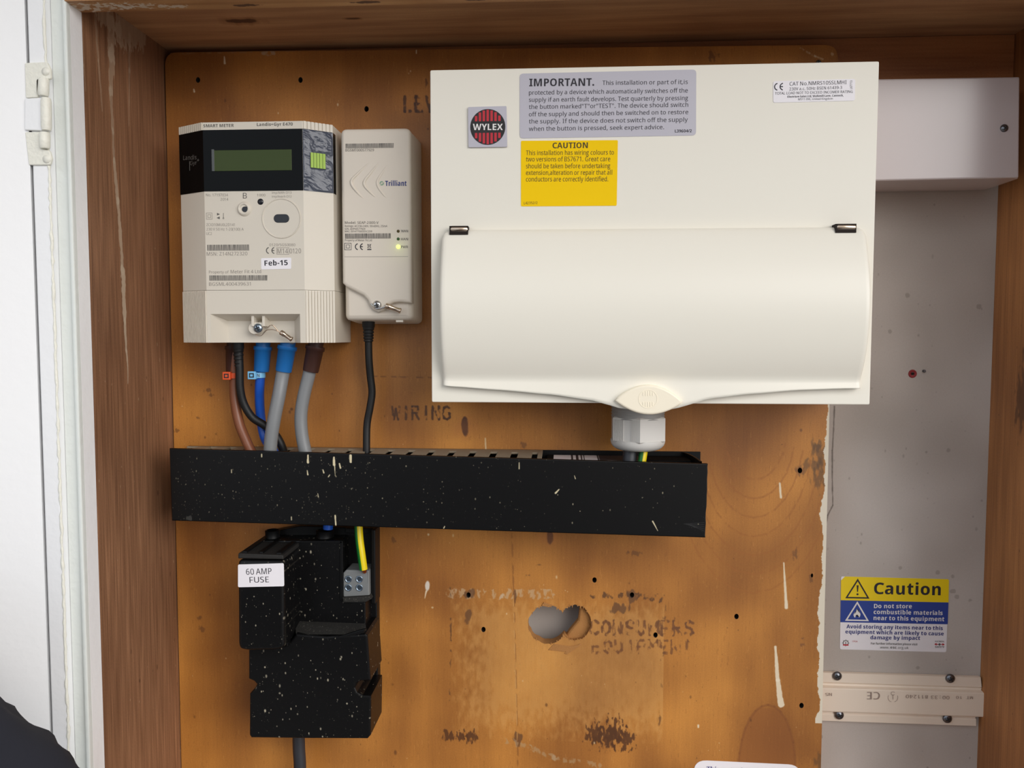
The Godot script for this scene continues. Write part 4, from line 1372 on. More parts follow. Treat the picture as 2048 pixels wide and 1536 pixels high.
	strip(st, arc(Vector3(-.26459, 0.0916, 0.0621), 0.0005, 0, TAU, 10), 0.0003)
	barcode(st, Vector3(-.27819, 0.07108, 0.0621), Vector3(-.2443, 0.06644, 0.0621), 3, 52)
	barcode(st, Vector3(-.27708, 0.04719, 0.0621), Vector3(-.23021, 0.04304, 0.0621), 4, 72)
	part("dark_print", st, m.mid_ink, o)
	var date := sticker("date_label", [Vector3(-.23501, 0.06043, 0.0623), Vector3(-.21088, 0.06069, 0.0623), Vector3(-.2111, 0.05197, 0.0623), Vector3(-.23498, 0.0516, 0.0623)], 0.001, m.white_label, o, "small white date sticker")
	part("print", lines([["Feb-15", Vector3(-.23228, 0.05451, 0.0623), Vector3(-.21372, 0.05489, 0.0623), 0.00402, font_bold]]), m.ink, date)


func pill(c: Vector2, half: float, r: float) -> PackedVector2Array:
	var res := PackedVector2Array()
	for i in 13:
		var a := -PI / 2 + PI * i / 12
		res.append(c + Vector2(half - r + cos(a) * r, sin(a) * r))
	for i in 13:
		var a := PI / 2 + PI * i / 12
		res.append(c + Vector2(-half + r + cos(a) * r, sin(a) * r))
	return res


# a crimped metal sleeve: round at the wire, pinched flat in the middle
func ferrule(st: SurfaceTool, a: Vector3, b: Vector3, r: float) -> void:
	var path := PackedVector3Array()
	var radii := []
	for k in [[0.0, 0.8], [0.03, 1.0], [0.3, 1.0], [0.38, 0.8], [0.85, 0.75], [0.92, 1.0], [0.98, 0.95], [1.0, 0.7]]:
		path.append(a.lerp(b, k[0]))
		radii.append(r * k[1])
	tube(st, path, r, 10, radii)


# ---------------------------------------------------------------- communications hub
func communications_hub() -> void:
	var o := thing("communications_hub", "narrow white communications hub with chevron ridges beside the smart meter", "hub", Vector3(-0.148, 0.0125, 0))
	var lo := Vector2(-0.1757, 0.01216)
	var hi := Vector2(-0.1196, 0.16362)
	var st := mb()
	# tapered lower shell
	var back := rounded(rect(lo - Vector2(0.0008, 0.0022), hi + Vector2(0.0008, 0.001)), 0.005, 5)
	var front := rounded(rect(lo, hi), 0.005, 5)
	st.set_smooth_group(4)
	var rings := [[back, 0.0005], [front, 0.034], [inset(front, 0.0006), 0.0365], [inset(front, 0.0020), 0.0385], [inset(front, 0.0042), 0.0392]]
	for k in 4:
		for i in back.size():
			var j := (i + 1) % back.size()
			var e := (back[j] - back[i]).normalized()
			quad(st, xyz(rings[k][0][i], rings[k][1]), xyz(rings[k][0][j], rings[k][1]), xyz(rings[k + 1][0][j], rings[k + 1][1]), xyz(rings[k + 1][0][i], rings[k + 1][1]), Vector3(e.y, -e.x, 0.15))
	face(st, rings[4][0], 0.0392)
	part("shell", st, m.hub_case, o)
	# raised front panel that ends in an S-shaped step above the screw
	st = mb()
	var s_curve := [Vector2(-.11835, 0.02598), Vector2(-.12883, 0.02659), Vector2(-.13449, 0.026), Vector2(-.13855, 0.02402), Vector2(-.14182, 0.02044), Vector2(-.1467, 0.01845), Vector2(-.15114, 0.02045), Vector2(-.15393, 0.02484), Vector2(-.15552, 0.02843), Vector2(-.15873, 0.03202), Vector2(-.16519, 0.03523), Vector2(-.17246, 0.03883), Vector2(-.17567, 0.04203)]
	var poly := PackedVector2Array([lo + Vector2(0, 0)])
	poly.clear()
	for c in rounded(PackedVector2Array([Vector2(lo.x, 0.05), Vector2(lo.x, hi.y), hi, Vector2(hi.x, 0.05)]), 0.005, 5):
		if c.y > 0.06:
			poly.append(c)
	for c in s_curve:
		poly.append(Vector2(clampf(c.x, lo.x, hi.x), c.y))
	prism(st, poly, 0.03, 0.0445, 0.0028, 4, true)
	part("front_panel", st, m.hub_case, o)
	# moulded joint line
	st = mb()
	box(st, Vector3(lo.x + 0.0022, 0.06275, 0.0443), Vector3(hi.x - 0.0026, 0.06303, 0.04458))
	part("joint", st, m.grey_ink, o)
	# three chevron ridges
	for k in [[Vector3(-.14945, 0.13982, 0.0438), Vector3(-.16107, 0.12927, 0.0444), Vector3(-.16734, 0.12186, 0.0446), Vector3(-.16205, 0.1132, 0.0444), Vector3(-.15581, 0.10774, 0.0438)], [Vector3(-.14222, 0.13973, 0.0438), Vector3(-.15142, 0.12916, 0.0444), Vector3(-.15708, 0.12096, 0.0446), Vector3(-.15237, 0.11389, 0.0444), Vector3(-.14573, 0.10804, 0.0438)], [Vector3(-.13424, 0.14045, 0.0436), Vector3(-.14225, 0.12911, 0.0441), Vector3(-.1465, 0.1209, 0.0443), Vector3(-.142, 0.11227, 0.0441), Vector3(-.13533, 0.10601, 0.0436)]]:
		st = mb()
		var path := curve_points(k, 8)
		var radii := []
		for i in path.size():
			radii.append(lerpf(0.0004, 0.0011, sin(PI * i / (path.size() - 1.0))))
		tube(st, path, 0.001, 10, radii)
		part("chevron", st, m.hub_case, o)
	# lamps
	for k in [[Vector3(-.12991, 0.08283, 0.0445), 3.0, m.led_amber, "unlit amber lamp"], [Vector3(-.12995, 0.07672, 0.0445), 3.0, m.led_green, "unlit green lamp"], [Vector3(-.13, 0.0706, 0.0445), 4.0, m.led_lit, "lit yellow-green power lamp"]]:
		st = mb()
		var r: float = k[1] * 0.000398
		lathe(st, k[0], Vector3.BACK, [Vector2(r, 0), Vector2(r, 0.0003), Vector2(r * 0.7, 0.0008), Vector2(0, 0.001)], 16)
		part("led", st, k[2], o, k[3])
	var glow := OmniLight3D.new()
	glow.name = "power_led_light"
	glow.position = Vector3(-.12939, 0.07027, 0.0475)
	glow.light_color = c8(215, 255, 90)
	glow.light_energy = 0.000012
	glow.omni_range = 3.0
	glow.omni_attenuation = 2.0
	glow.light_size = 0.0015
	glow.shadow_enabled = true
	add_child(glow)
	# printing
	st = lines([
		["BGSMT000577929", Vector3(-.1717, 0.14579, 0.0446), Vector3(-.1488, 0.14568, 0.0446), 0.00198], ["Model: SEAP-2000-V", Vector3(-.17282, 0.08897, 0.0446), Vector3(-.14564, 0.08876, 0.0446), 0.00198],
		["Ratings: AC230-240V, 50-60Hz, 25mA", Vector3(-.17285, 0.08644, 0.0446), Vector3(-.13862, 0.08618, 0.0446), 0.00159], ["S/N: ADP00577929", Vector3(-.17288, 0.08423, 0.0446), Vector3(-.15646, 0.08411, 0.0446), 0.00151],
		["MAC: 0014770003D5C2D9", Vector3(-.1729, 0.08233, 0.0446), Vector3(-.15095, 0.08217, 0.0446), 0.00143], ["Property of Meter Fit Ltd", Vector3(-.17299, 0.07521, 0.0446), Vector3(-.15122, 0.07507, 0.0446), 0.00159]])
	barcode(st, Vector3(-.17163, 0.15184, 0.0446), Vector3(-.13301, 0.14816, 0.0446), 5, 62)
	barcode(st, Vector3(-.17291, 0.08126, 0.0446), Vector3(-.13584, 0.07714, 0.0446), 6, 74)
	part("small_print", st, m.mid_ink, o)
	st = lines([["WAN", Vector3(-.12764, 0.08201, 0.0446), Vector3(-.12206, 0.08197, 0.0446), 0.00191], ["HAN", Vector3(-.12769, 0.07567, 0.0446), Vector3(-.12211, 0.07563, 0.0446), 0.00191], ["PWR", Vector3(-.12774, 0.06951, 0.0446), Vector3(-.12215, 0.06948, 0.0446), 0.00191]])
	part("lamp_names", st, m.ink, o)
	st = mb()
	for k in [[Vector3(-.17325, 0.0737, 0.0446), Vector3(-.16804, 0.0684, 0.0446)], [Vector3(-.17193, 0.07235, 0.0446), Vector3(-.16936, 0.06976, 0.0446)]]:
		strip(st, [k[0], Vector3(k[1].x, k[0].y, k[0].z), k[1], Vector3(k[0].x, k[1].y, k[0].z)], 0.00036, true)
	part("insulation_symbol", st, m.ink, o)
	st = mb()
	ce_mark(st, Vector3(-.16327, 0.07083, 0.0446), Vector3(-.15923, 0.07081, 0.0446), 0.00238, 0.00075)
	part("conformity_mark", st, m.ink, o)
	st = mb()
	strip(st, [Vector3(-.15496, 0.07292, 0.0446), Vector3(-.15176, 0.06974, 0.0446)], 0.0003)
	strip(st, [Vector3(-.15173, 0.0729, 0.0446), Vector3(-.15499, 0.06975, 0.0446)], 0.0003)
	strip(st, [Vector3(-.15456, 0.07252, 0.0446), Vector3(-.15418, 0.06975, 0.0446), Vector3(-.15257, 0.06974, 0.0446), Vector3(-.15213, 0.07251, 0.0446)], 0.0003, true)
	strip(st, [Vector3(-.155, 0.06857, 0.0446), Vector3(-.15165, 0.06855, 0.0446)], 0.0008)
	part("bin_symbol", st, m.ink, o)
	part("logo_lettering", lines([["Trilliant", Vector3(-.14007, 0.11851, 0.0446), Vector3(-.123, 0.11833, 0.0446), 0.00397, font_bold]]), m.logo_blue, o)
	st = mb()
	strip(st, arc(Vector3(-.14279, 0.12059, 0.0447), 0.0013, 0, TAU, 16), 0.0008)
	var ball := part("logo_ball", st, m.logo_green, o)
	st = mb()
	strip(st, [Vector3(-.14419, 0.11961, 0.0448), Vector3(-.14136, 0.12154, 0.0448)], 0.0006)
	part("logo_stroke", st, m.meter_case, ball)
	# sealing screw, wire and ferrule
	screw("screw", Vector3(-.14741, 0.02446, 0.0443), 0.0036, o, m.steel, 0.2)
	st = mb()
	tube(st, curve_points([Vector3(-.15237, 0.02565, 0.0447), Vector3(-.14817, 0.02163, 0.0455), Vector3(-.14349, 0.02198, 0.0465), Vector3(-.13944, 0.02357, 0.0465)]), 0.0006, 8)
	part("seal_wire", st, m.steel, o)
	st = mb()
	ferrule(st, Vector3(-.14024, 0.02397, 0.0465), Vector3(-.12818, 0.01964, 0.0445), 0.0022)
	part("seal", st, m.nickel, o, "crimped metal wire seal")
	st = mb()
	box(st, Vector3(-.13407, 0.01091, 0.03), Vector3(-.12831, 0.01263, 0.036))
	part("foot_tab", st, m.hub_case, o)


# ---------------------------------------------------------------- slotted cable duct
func cable_duct() -> void:
	var o := thing("cable_duct", "long black slotted cable duct, its lid flecked with cream paint", "cable duct", Vector3(-0.1, -0.157, 0))
	var b0 := Vector3(-.32641, -.09673, 0)
	var b1 := Vector3(0.11731, -.09757, 0)
	var lift := func(x: float) -> float: return lerpf(b0.y, b1.y, (x - b0.x) / (b1.x - b0.x))
	var st := mb()
	flat(st)
	# back wall, solid upper shoulder and lower shoulder
	var shell := func(s: SurfaceTool, x0: float, x1: float, dy0: float, dy1: float, z0: float, z1: float):
		var p := [Vector3(x0, lift.call(x0) + dy0, z0), Vector3(x1, lift.call(x1) + dy0, z0), Vector3(x1, lift.call(x1) + dy1, z0), Vector3(x0, lift.call(x0) + dy1, z0)]
		var f := Vector3(0, 0, z1 - z0)
		flat(s)
		quad(s, p[0] + f, p[1] + f, p[2] + f, p[3] + f, Vector3.BACK)
		quad(s, p[0], p[1], p[2], p[3], Vector3.FORWARD)
		quad(s, p[0], p[1], p[1] + f, p[0] + f, Vector3.UP * signf(dy0 - dy1))
		quad(s, p[3], p[2], p[2] + f, p[3] + f, Vector3.UP * signf(dy1 - dy0))
		quad(s, p[0], p[3], p[3] + f, p[0] + f, Vector3.LEFT)
		quad(s, p[1], p[2], p[2] + f, p[1] + f, Vector3.RIGHT)
	shell.call(st, b0.x, b1.x, 0.0, -0.055, 0.0004, 0.0022)
	shell.call(st, b0.x + 0.014, b1.x - 0.012, -0.0532, -0.055, 0.0022, 0.05)
	part("channel", st, m.black_plastic, o)
	st = mb()
	var last: float = -.01545
	shell.call(st, b0.x, last, 0.0, -0.0017, 0.0022, 0.004)
	var start := func(at: float) -> float: return lerpf(0.004, 0.017, (at - b0.x) / (last - b0.x))
	for k in 25:
		var e := -.02386 - 0.01752 * (k - 1)
		if e - 0.0113 > b0.x:
			shell.call(st, maxf(e - 0.01752, b0.x), minf(e - 0.0113, last), 0.0, -0.0017, 0.004, start.call(e - 0.014))
	part("shoulder", st, m.dusty, o)
	# fingers between the slots
	var x: float = -.02386
	var n := 0
	while x - 0.0118 > b0.x:
		st = mb()
		shell.call(st, x - 0.0113, x, 0.0, -0.0017, 0.004, 0.0545)
		part("finger", st, m.dusty, o)
		x -= 0.01752
		n += 1
	st = mb()
	shell.call(st, last - 0.0035, last, 0.0, -0.0017, 0.004, 0.0545)
	part("finger", st, m.dusty, o)
	# the cut end, where the wall curls round
	st = mb()
	var curl := PackedVector3Array()
	flat(st)
	for i in 9:
		var a := PI / 2 * i / 8.0
		curl.append(Vector3(0.10241 + 0.0075 * sin(a), b1.y - 0.0004, 0.0022 + 0.0 + 0.05 * (1.0 - cos(a))))
	for i in 8:
		quad(st, curl[i], curl[i + 1], curl[i + 1] - Vector3(0, 0.052, 0), curl[i] - Vector3(0, 0.052, 0), Vector3(1, 0, 0.2))
		quad(st, curl[i] - Vector3(0.0015, 0, 0), curl[i + 1] - Vector3(0.0015, 0, 0), curl[i + 1] - Vector3(0.0015, 0.052, 0), curl[i] - Vector3(0.0015, 0.052, 0), Vector3(-1, 0, -0.2))
		quad(st, curl[i], curl[i + 1], curl[i + 1] - Vector3(0.0015, 0, 0), curl[i] - Vector3(0.0015, 0, 0), Vector3.UP)
	part("end_wall", st, m.black_plastic, o)
	st = mb()
	shell.call(st, last + 0.004, b1.x - 0.012, -0.0035, -0.03, 0.0045, 0.03)
	part("cable_bundle", st, m.dull_black, o)
	var tagp := Vector3(-.00603, -.09823, 0.032)
	st = mb()
	var on_tag := func(s: SurfaceTool, a: float, b: float, z0: float, z1: float, dy: float):
		flat(s)
		var y0: float = lift.call(tagp.x + a) + dy
		var y1: float = lift.call(tagp.x + b) + dy
		quad(s, Vector3(tagp.x + a, y0, z0), Vector3(tagp.x + b, y1, z0), Vector3(tagp.x + b, y1, z1), Vector3(tagp.x + a, y0, z1), Vector3.UP)
	on_tag.call(st, 0.0, 0.072, 0.007, 0.034, -0.0033)
	var cable_tag := part("cable_tag", st, m.white_label, o, "white printed tag lying inside the duct")
	st = mb()
	for k in [[0.0145, 0.0160], [0.0185, 0.0205], [0.0225, 0.0235], [0.0248, 0.0255], [0.036, 0.0372], [0.0375, 0.072]]:
		on_tag.call(st, k[0], k[1], 0.0072, 0.0338, -0.0032)
	part("print", st, m.ink, cable_tag)
	# lid, hung slightly askew, with splashed paint
	var im := Image.create(1080, 160, false, Image.FORMAT_RGB8)
	im.fill(c8(12, 12, 13))
	var cream := c8(222, 208, 172)
	specks(im, 420, Rect2(4, 12, 420, 130), cream, 0.45, 1.5, 201, 0.6)
	specks(im, 110, Rect2(420, 10, 300, 140), cream, 0.5, 1.8, 202, 0.6)
	specks(im, 60, Rect2(700, 10, 370, 140), cream, 0.5, 2.0, 203, 0.7)
	specks(im, 700, Rect2(4, 6, 1070, 146), c8(70, 70, 70), 0.5, 1.0, 204, 0.6)
	for k in [[286, 10, 286, 24, 3.5, 5.0], [339, 14, 339, 28, 4.0, 5.5], [340, 28, 341, 50, 2.4, 0.8], [373, 10, 373, 22, 5.0, 5.5], [350, 26, 352, 34, 3.0, 4.0], [284, 40, 285, 48, 2.0, 3.0], [340, 128, 341, 148, 3.0, 3.0], [191, 9, 191, 14, 2.0, 2.5], [316, 38, 318, 44, 2.0, 3.0], [330, 48, 327, 52, 2.0, 2.0],
			[790, 71, 783, 78, 2.0, 4.0], [820, 44, 822, 50, 1.0, 2.0], [711, 20, 711, 32, 1.5, 2.5], [974, 130, 984, 148, 3.0, 1.0], [250, 132, 250, 138, 2.0, 2.0], [305, 85, 306, 92, 1.2, 2.0], [128, 40, 128, 46, 1.6, 2.0], [560, 150, 562, 146, 2.0, 2.0], [687, 9, 694, 9, 4.0, 4.0]]:
		stroke(im, [Vector2(k[0], k[1]), Vector2(k[2], k[3])], k[4], k[5], cream, 0.95, 0.0, 0.3)
	blot(im, Vector2(38, 138), 9, 5, c8(84, 82, 78), 0.6, 0.9)
	for k in 5:
		stroke(im, [Vector2(1035 + k * 4, 134 + k), Vector2(1074, 131 + k * 4)], 1.0, 1.0, c8(74, 74, 74), 0.6)
	var tl: Vector3 = Vector3(-.31498, -.09094, 0.058)
	var tr: Vector3 = Vector3(0.11356, -.09892, 0.058)
	var br: Vector3 = Vector3(0.11253, -.15655, 0.058)
	var bl: Vector3 = Vector3(-.3144, -.14965, 0.058)
	uv_rect = Vector4(tl.x, maxf(tl.y, tr.y), tr.x - tl.x, maxf(tl.y, tr.y) - minf(bl.y, br.y))
	st = mb()
	# the texture follows the lid's own slope: level it, then shear the points back
	var poly := PackedVector2Array()
	rng.seed = 71
	for i in 25:
		var q: Vector3 = tl.lerp(tr, i / 24.0)
		poly.append(Vector2(q.x, q.y))
	for i in 13:
		var q: Vector3 = tr.lerp(br, (i + 0.5) / 13.0)
		poly.append(Vector2(q.x + rng.randf_range(-0.0003, 0.0003), q.y))
	poly.append(Vector2(br.x, br.y))
	poly.append(Vector2(bl.x, bl.y))
	prism(st, poly, 0.0558, 0.058, 0.0007)
	flat(st)
	for k in [[tl, tr, Vector3.UP], [bl, br, Vector3.DOWN]]:
		quad(st, k[0], k[1], k[1] - Vector3(0, 0, 0.0035), k[0] - Vector3(0, 0, 0.0035), k[2])
	uv_rect = Vector4(0, 0, 1, 1)
	part("lid", st, painted(im, 0.4, 0.35), o)


# ---------------------------------------------------------------- service fuse
func service_fuse() -> void:
	var o := thing("service_fuse", "black moulded service cut-out fuse flecked with paint below the duct", "fuse", Vector3(-0.2, -0.34, 0))
	var st := mb()
	prism(st, rounded(PackedVector2Array([Vector2(-.25574, -.17091), Vector2(-.22474, -.16428), Vector2(-.15827, -.16585), Vector2(-.15767, -.33449), Vector2(-.26687, -.33789)]), 0.004, 4), 0.0004, 0.01, 0.001)
	part("back_plate", st, m.black_plastic, o)
	st = mb()
	prism(st, rounded(PackedVector2Array([Vector2(-.15874, -.16281), Vector2(-.15513, -.16275), Vector2(-.15553, -.22598), Vector2(-.15937, -.22606)]), 0.001, 2), 0.009, 0.026, 0.0008)
	prism(st, rounded(PackedVector2Array([Vector2(-.18363, -.16436), Vector2(-.15749, -.16394), Vector2(-.15753, -.16826), Vector2(-.18369, -.16868)]), 0.001, 2), 0.009, 0.016, 0.0008)
	part("niche_rim", st, m.black_plastic, o)
	# main body, stepped round the earth terminal niche
	st = mb()
	prism(st, rounded(PackedVector2Array([Vector2(-.25253, -.1727), Vector2(-.18243, -.1711), Vector2(-.18221, -.22306), Vector2(-.16305, -.22307), Vector2(-.16288, -.2479), Vector2(-.25397, -.25009)]), 0.0012, 3), 0.009, 0.03, 0.001)
	part("body", st, m.speckled, o)
	st = mb()
	prism(st, PackedVector2Array([Vector2(-.21816, -.17207), Vector2(-.18238, -.17147), Vector2(-.1824, -.17317), Vector2(-.21818, -.17377)]), 0.0295, 0.0308, 0.0003)
	prism(st, PackedVector2Array([Vector2(-.18408, -.1715), Vector2(-.18153, -.17146), Vector2(-.18214, -.22171), Vector2(-.1847, -.22176)]), 0.0295, 0.0308, 0.0003)
	part("moulded_edge", st, m.black_plastic, o)
	# lower block with the two screw notches
	st = mb()
	var low := PackedVector2Array([Vector2(-.2561, -.25692), Vector2(-.25661, -.2831), Vector2(-.25201, -.28508), Vector2(-.24995, -.28756), Vector2(-.25127, -.29056), Vector2(-.25602, -.29579), Vector2(-.2569, -.33069), Vector2(-.25547, -.3332), Vector2(-.20566, -.33221), Vector2(-.15756, -.33085), Vector2(-.15503, -.32781), Vector2(-.15429, -.29451), Vector2(-.16134, -.2943), Vector2(-.16588, -.29191), Vector2(-.1675, -.28817), Vector2(-.16621, -.28436), Vector2(-.16245, -.28215), Vector2(-.15457, -.28151), Vector2(-.15668, -.24441), Vector2(-.15872, -.24279), Vector2(-.19191, -.24568), Vector2(-.21605, -.24418), Vector2(-.2233, -.25358)])
	prism(st, low, 0.009, 0.05, 0.0016, 3)
	part("lower_block", st, m.speckled, o)
	# dusty ledge on top of the lower block
	st = mb()
	flat(st)
	quad(st, Vector3(-.22342, -.24055, 0.0305), Vector3(-.16312, -.24129, 0.0305), Vector3(-.15738, -.24363, 0.0488), Vector3(-.21646, -.24506, 0.0488), Vector3(0, 1, 0.5))
	quad(st, Vector3(-.22342, -.24055, 0.0305), Vector3(-.21646, -.24506, 0.0488), Vector3(-.2165, -.24758, 0.0488), Vector3(-.22355, -.24917, 0.0305), Vector3.LEFT)
	quad(st, Vector3(-.16312, -.24129, 0.0305), Vector3(-.15738, -.24363, 0.0488), Vector3(-.1574, -.24613, 0.0488), Vector3(-.16319, -.24772, 0.0305), Vector3.RIGHT)
	part("ledge", st, m.ledge, o)
	st = mb()
	prism(st, PackedVector2Array([Vector2(-.18429, -.24614), Vector2(-.17515, -.24383), Vector2(-.16477, -.24025), Vector2(-.15814, -.23843), Vector2(-.15942, -.24179), Vector2(-.17102, -.24498)]), 0.048, 0.0506, 0.0004)
	part("lip", st, m.black_plastic, o)
	# fuse carrier
	st = mb()
	var cap_poly := PackedVector2Array([Vector2(-.25583, -.17298), Vector2(-.21936, -.17374), Vector2(-.21922, -.17716), Vector2(-.25612, -.17722)])
	prism(st, rounded(cap_poly, 0.0006, 2), 0.006, 0.068, 0.001)
	part("carrier_cap", st, m.dusty_black, o)
	st = mb()
	prism(st, rounded(PackedVector2Array([Vector2(-.25634, -.17804), Vector2(-.21863, -.17795), Vector2(-.2194, -.24884), Vector2(-.22636, -.25106), Vector2(-.25006, -.25207), Vector2(-.25577, -.25099), Vector2(-.25734, -.24734)]), 0.0045, 5), 0.012, 0.068, 0.003, 5, true)
	part("carrier", st, m.speckled, o)
	st = mb()
	for k in [[Vector2(-.2534, -.17349), Vector2(-.25011, -.17181)], [Vector2(-.23956, -.17365), Vector2(-.23709, -.17199)], [Vector2(-.22575, -.17421), Vector2(-.22208, -.17253)]]:
		prism(st, rect(k[0] - Vector2(0, 0.001), k[1] + Vector2(0.0005, 0)), 0.008, 0.0655, 0.0006)
	part("rail", st, m.black_plastic, o)
	st = mb()
	prism(st, PackedVector2Array([Vector2(-.22197, -.17801), Vector2(-.22032, -.17798), Vector2(-.22113, -.25239), Vector2(-.2228, -.25326)]), 0.02, 0.055, 0.0006)
	prism(st, PackedVector2Array([Vector2(-.22353, -.17741), Vector2(-.2214, -.17738), Vector2(-.22214, -.25049), Vector2(-.22428, -.25055)]), 0.02, 0.036, 0.0006)
	part("carrier_rib", st, m.black_plastic, o)
	for k in [[Vector3(-.24605, -.16443, 0.018), 0.0062], [Vector3(-.20038, -.1637, 0.018), 0.0075]]:
		st = mb()
		lathe(st, k[0] - Vector3(0, 0.0145, 0), Vector3.UP, [Vector2(k[1], 0), Vector2(k[1], 0.0125), Vector2(k[1] * 0.78, 0.013), Vector2(k[1] * 0.74, 0.006), Vector2(0, 0.006)], 22)
		part("cable_port", st, m.black_plastic, o)
	# rating sticker wrapped round the carrier's front
	var label := sticker("rating_label", [Vector3(-.25584, -.18175, 0.0684), Vector3(-.21872, -.18005, 0.0684), Vector3(-.21863, -.19858, 0.0684), Vector3(-.25622, -.20016, 0.0684)], 0.0012, m.white_label, o, "white 60 AMP FUSE sticker")
	part("print", lines([["60 AMP", Vector3(-.24929, -.1899, 0.0684), Vector3(-.22858, -.18889, 0.0684), 0.00478], ["FUSE", Vector3(-.24657, -.19632, 0.0684), Vector3(-.23093, -.1956, 0.0684), 0.00459]]), m.ink, label)
	# earth terminal block with four screws, partly smeared with paint
	st = mb()
	prism(st, rounded(PackedVector2Array([Vector2(-.18192, -.19872), Vector2(-.17933, -.19611), Vector2(-.15981, -.19616), Vector2(-.1596, -.21788), Vector2(-.18048, -.22089), Vector2(-.18215, -.21836)]), 0.0008, 2), 0.0095, 0.03, 0.0012, 3)
	var block := part("earth_terminal", st, m.earth_block, o, "grey brass earth terminal block")
	for q in [Vector3(-.17735, -.2038, 0.0298), Vector3(-.168, -.20362, 0.0298), Vector3(-.17744, -.21106, 0.0298), Vector3(-.16807, -.21087, 0.0298)]:
		st = mb()
		lathe(st, q, Vector3.BACK, [Vector2(0.003, 0), Vector2(0.003, 0.0008), Vector2(0.0024, 0.0012), Vector2(0.0019, 0.0004), Vector2(0, 0.0004)], 16)
		part("terminal_screw", st, m.zinc, block)
	st = mb()
	prism(st, PackedVector2Array([Vector2(-.1819, -.21873), Vector2(-.15905, -.21697), Vector2(-.15738, -.21948), Vector2(-.16205, -.22213), Vector2(-.18111, -.22297)]), 0.0095, 0.0335, 0.001)
	part("niche_sill", st, m.ledge, o)
	# blue neutral tail just visible in its port
	var b := thing("blue_cable", "stub of blue cable dropping from the duct into the black fuse", "cable", Vector3(-.19614, -.16138, 0.022))
	st = mb()
	tube(st, PackedVector3Array([Vector3(-.19595, -.14725, 0.022), Vector3(-.19606, -.15581, 0.022), Vector3(-.19659, -.16353, 0.022)]), 0.0042, 14)
	part("sheath", st, m.blue_sheath, b)
	# earth wire
	var w := thing("earth_wire", "green and yellow striped earth wire running down to the terminal block", "wire", Vector3(-.1637, -.19408, 0.033))
	var path := curve_points([Vector3(-.16858, -.1451, 0.03), Vector3(-.16803, -.15751, 0.031), Vector3(-.16681, -.16964, 0.033), Vector3(-.16501, -.18199, 0.034), Vector3(-.16345, -.1942, 0.034)], 8)
	st = mb()
	tube(st, path, 0.0034, 18)
	part("yellow_sheath", st, m.yellow_wire, w)
	st = mb()
	tube(st, path, 0.00347, 8, [], 0.27, 0.55, false)
	part("green_stripe", st, m.green_wire, w)
	st = mb()
	tube(st, PackedVector3Array([Vector3(-.16323, -.19377, 0.034), Vector3(-.16338, -.19678, 0.031)]), 0.0020, 10)
	part("copper_end", st, m.copper, w)
	# supply cable leaving at the foot
	var s := thing("supply_cable", "thick dark grey supply cable leaving the foot of the black fuse", "cable", Vector3(-.22428, -0.46, 0.02))
	st = mb()
	tube(st, curve_points([Vector3(-.22377, -.33887, 0.025), Vector3(-.2236, -.35567, 0.025), Vector3(-.22297, -.37161, 0.025), Vector3(-.22358, -.41863, 0.024)]), 0.0052, 18)
	part("sheath", st, m.dark_cable, s)


# ---------------------------------------------------------------- cables under the meter
func tail(called: String, label: String, pts: Array, r: float, sheath: Material, boot_mat: Material, boot: Array, boot_r: float) -> Node3D:
	var o := thing(called, label, "cable", pts[-1], "cables running down into the duct")
	var st := mb()
	tube(st, curve_points(pts, 10), r, 18)
	part("sheath", st, sheath, o)
	if not boot.is_empty():
		st = mb()
		var a: Vector3 = boot[0]
		var b: Vector3 = boot[1]
		var axis := (b - a).normalized()
		var len := a.distance_to(b)
		lathe(st, a, axis, [Vector2(boot_r * 0.9, -0.02), Vector2(boot_r * 0.92, 0), Vector2(boot_r * 1.16, 0), Vector2(boot_r * 1.18, len * 0.14), Vector2(boot_r * 1.05, len * 0.15), Vector2(boot_r * 0.96, len * 0.97), Vector2(boot_r * 0.92, len), Vector2(r, len)], 24)
		part("boot", st, boot_mat, o)
	return o


func plug_boot(o: Node3D, a: Vector3, b: Vector3, r0: float, r1: float) -> void:
	var st := mb()
	var axis := (b - a).normalized()
	var len := a.distance_to(b)
	var profile := [Vector2(0, 0), Vector2(r0, 0), Vector2(r0, len * 0.36), Vector2(r0 * 0.93, len * 0.38)]
	for k in 4:
		var t := 0.42 + 0.13 * k
		var r := lerpf(r0 * 0.92, r1, (k + 1) / 4.0)
		profile.append_array([Vector2(r, len * t), Vector2(r, len * (t + 0.08)), Vector2(r * 0.84, len * (t + 0.09)), Vector2(r * 0.84, len * (t + 0.125))])
	profile.append_array([Vector2(r1, len * 0.96), Vector2(r1 * 0.9, len), Vector2(0, len)])
	lathe(st, a, axis, profile, 22)
	part("strain_relief", st, m.black_rubber, o)


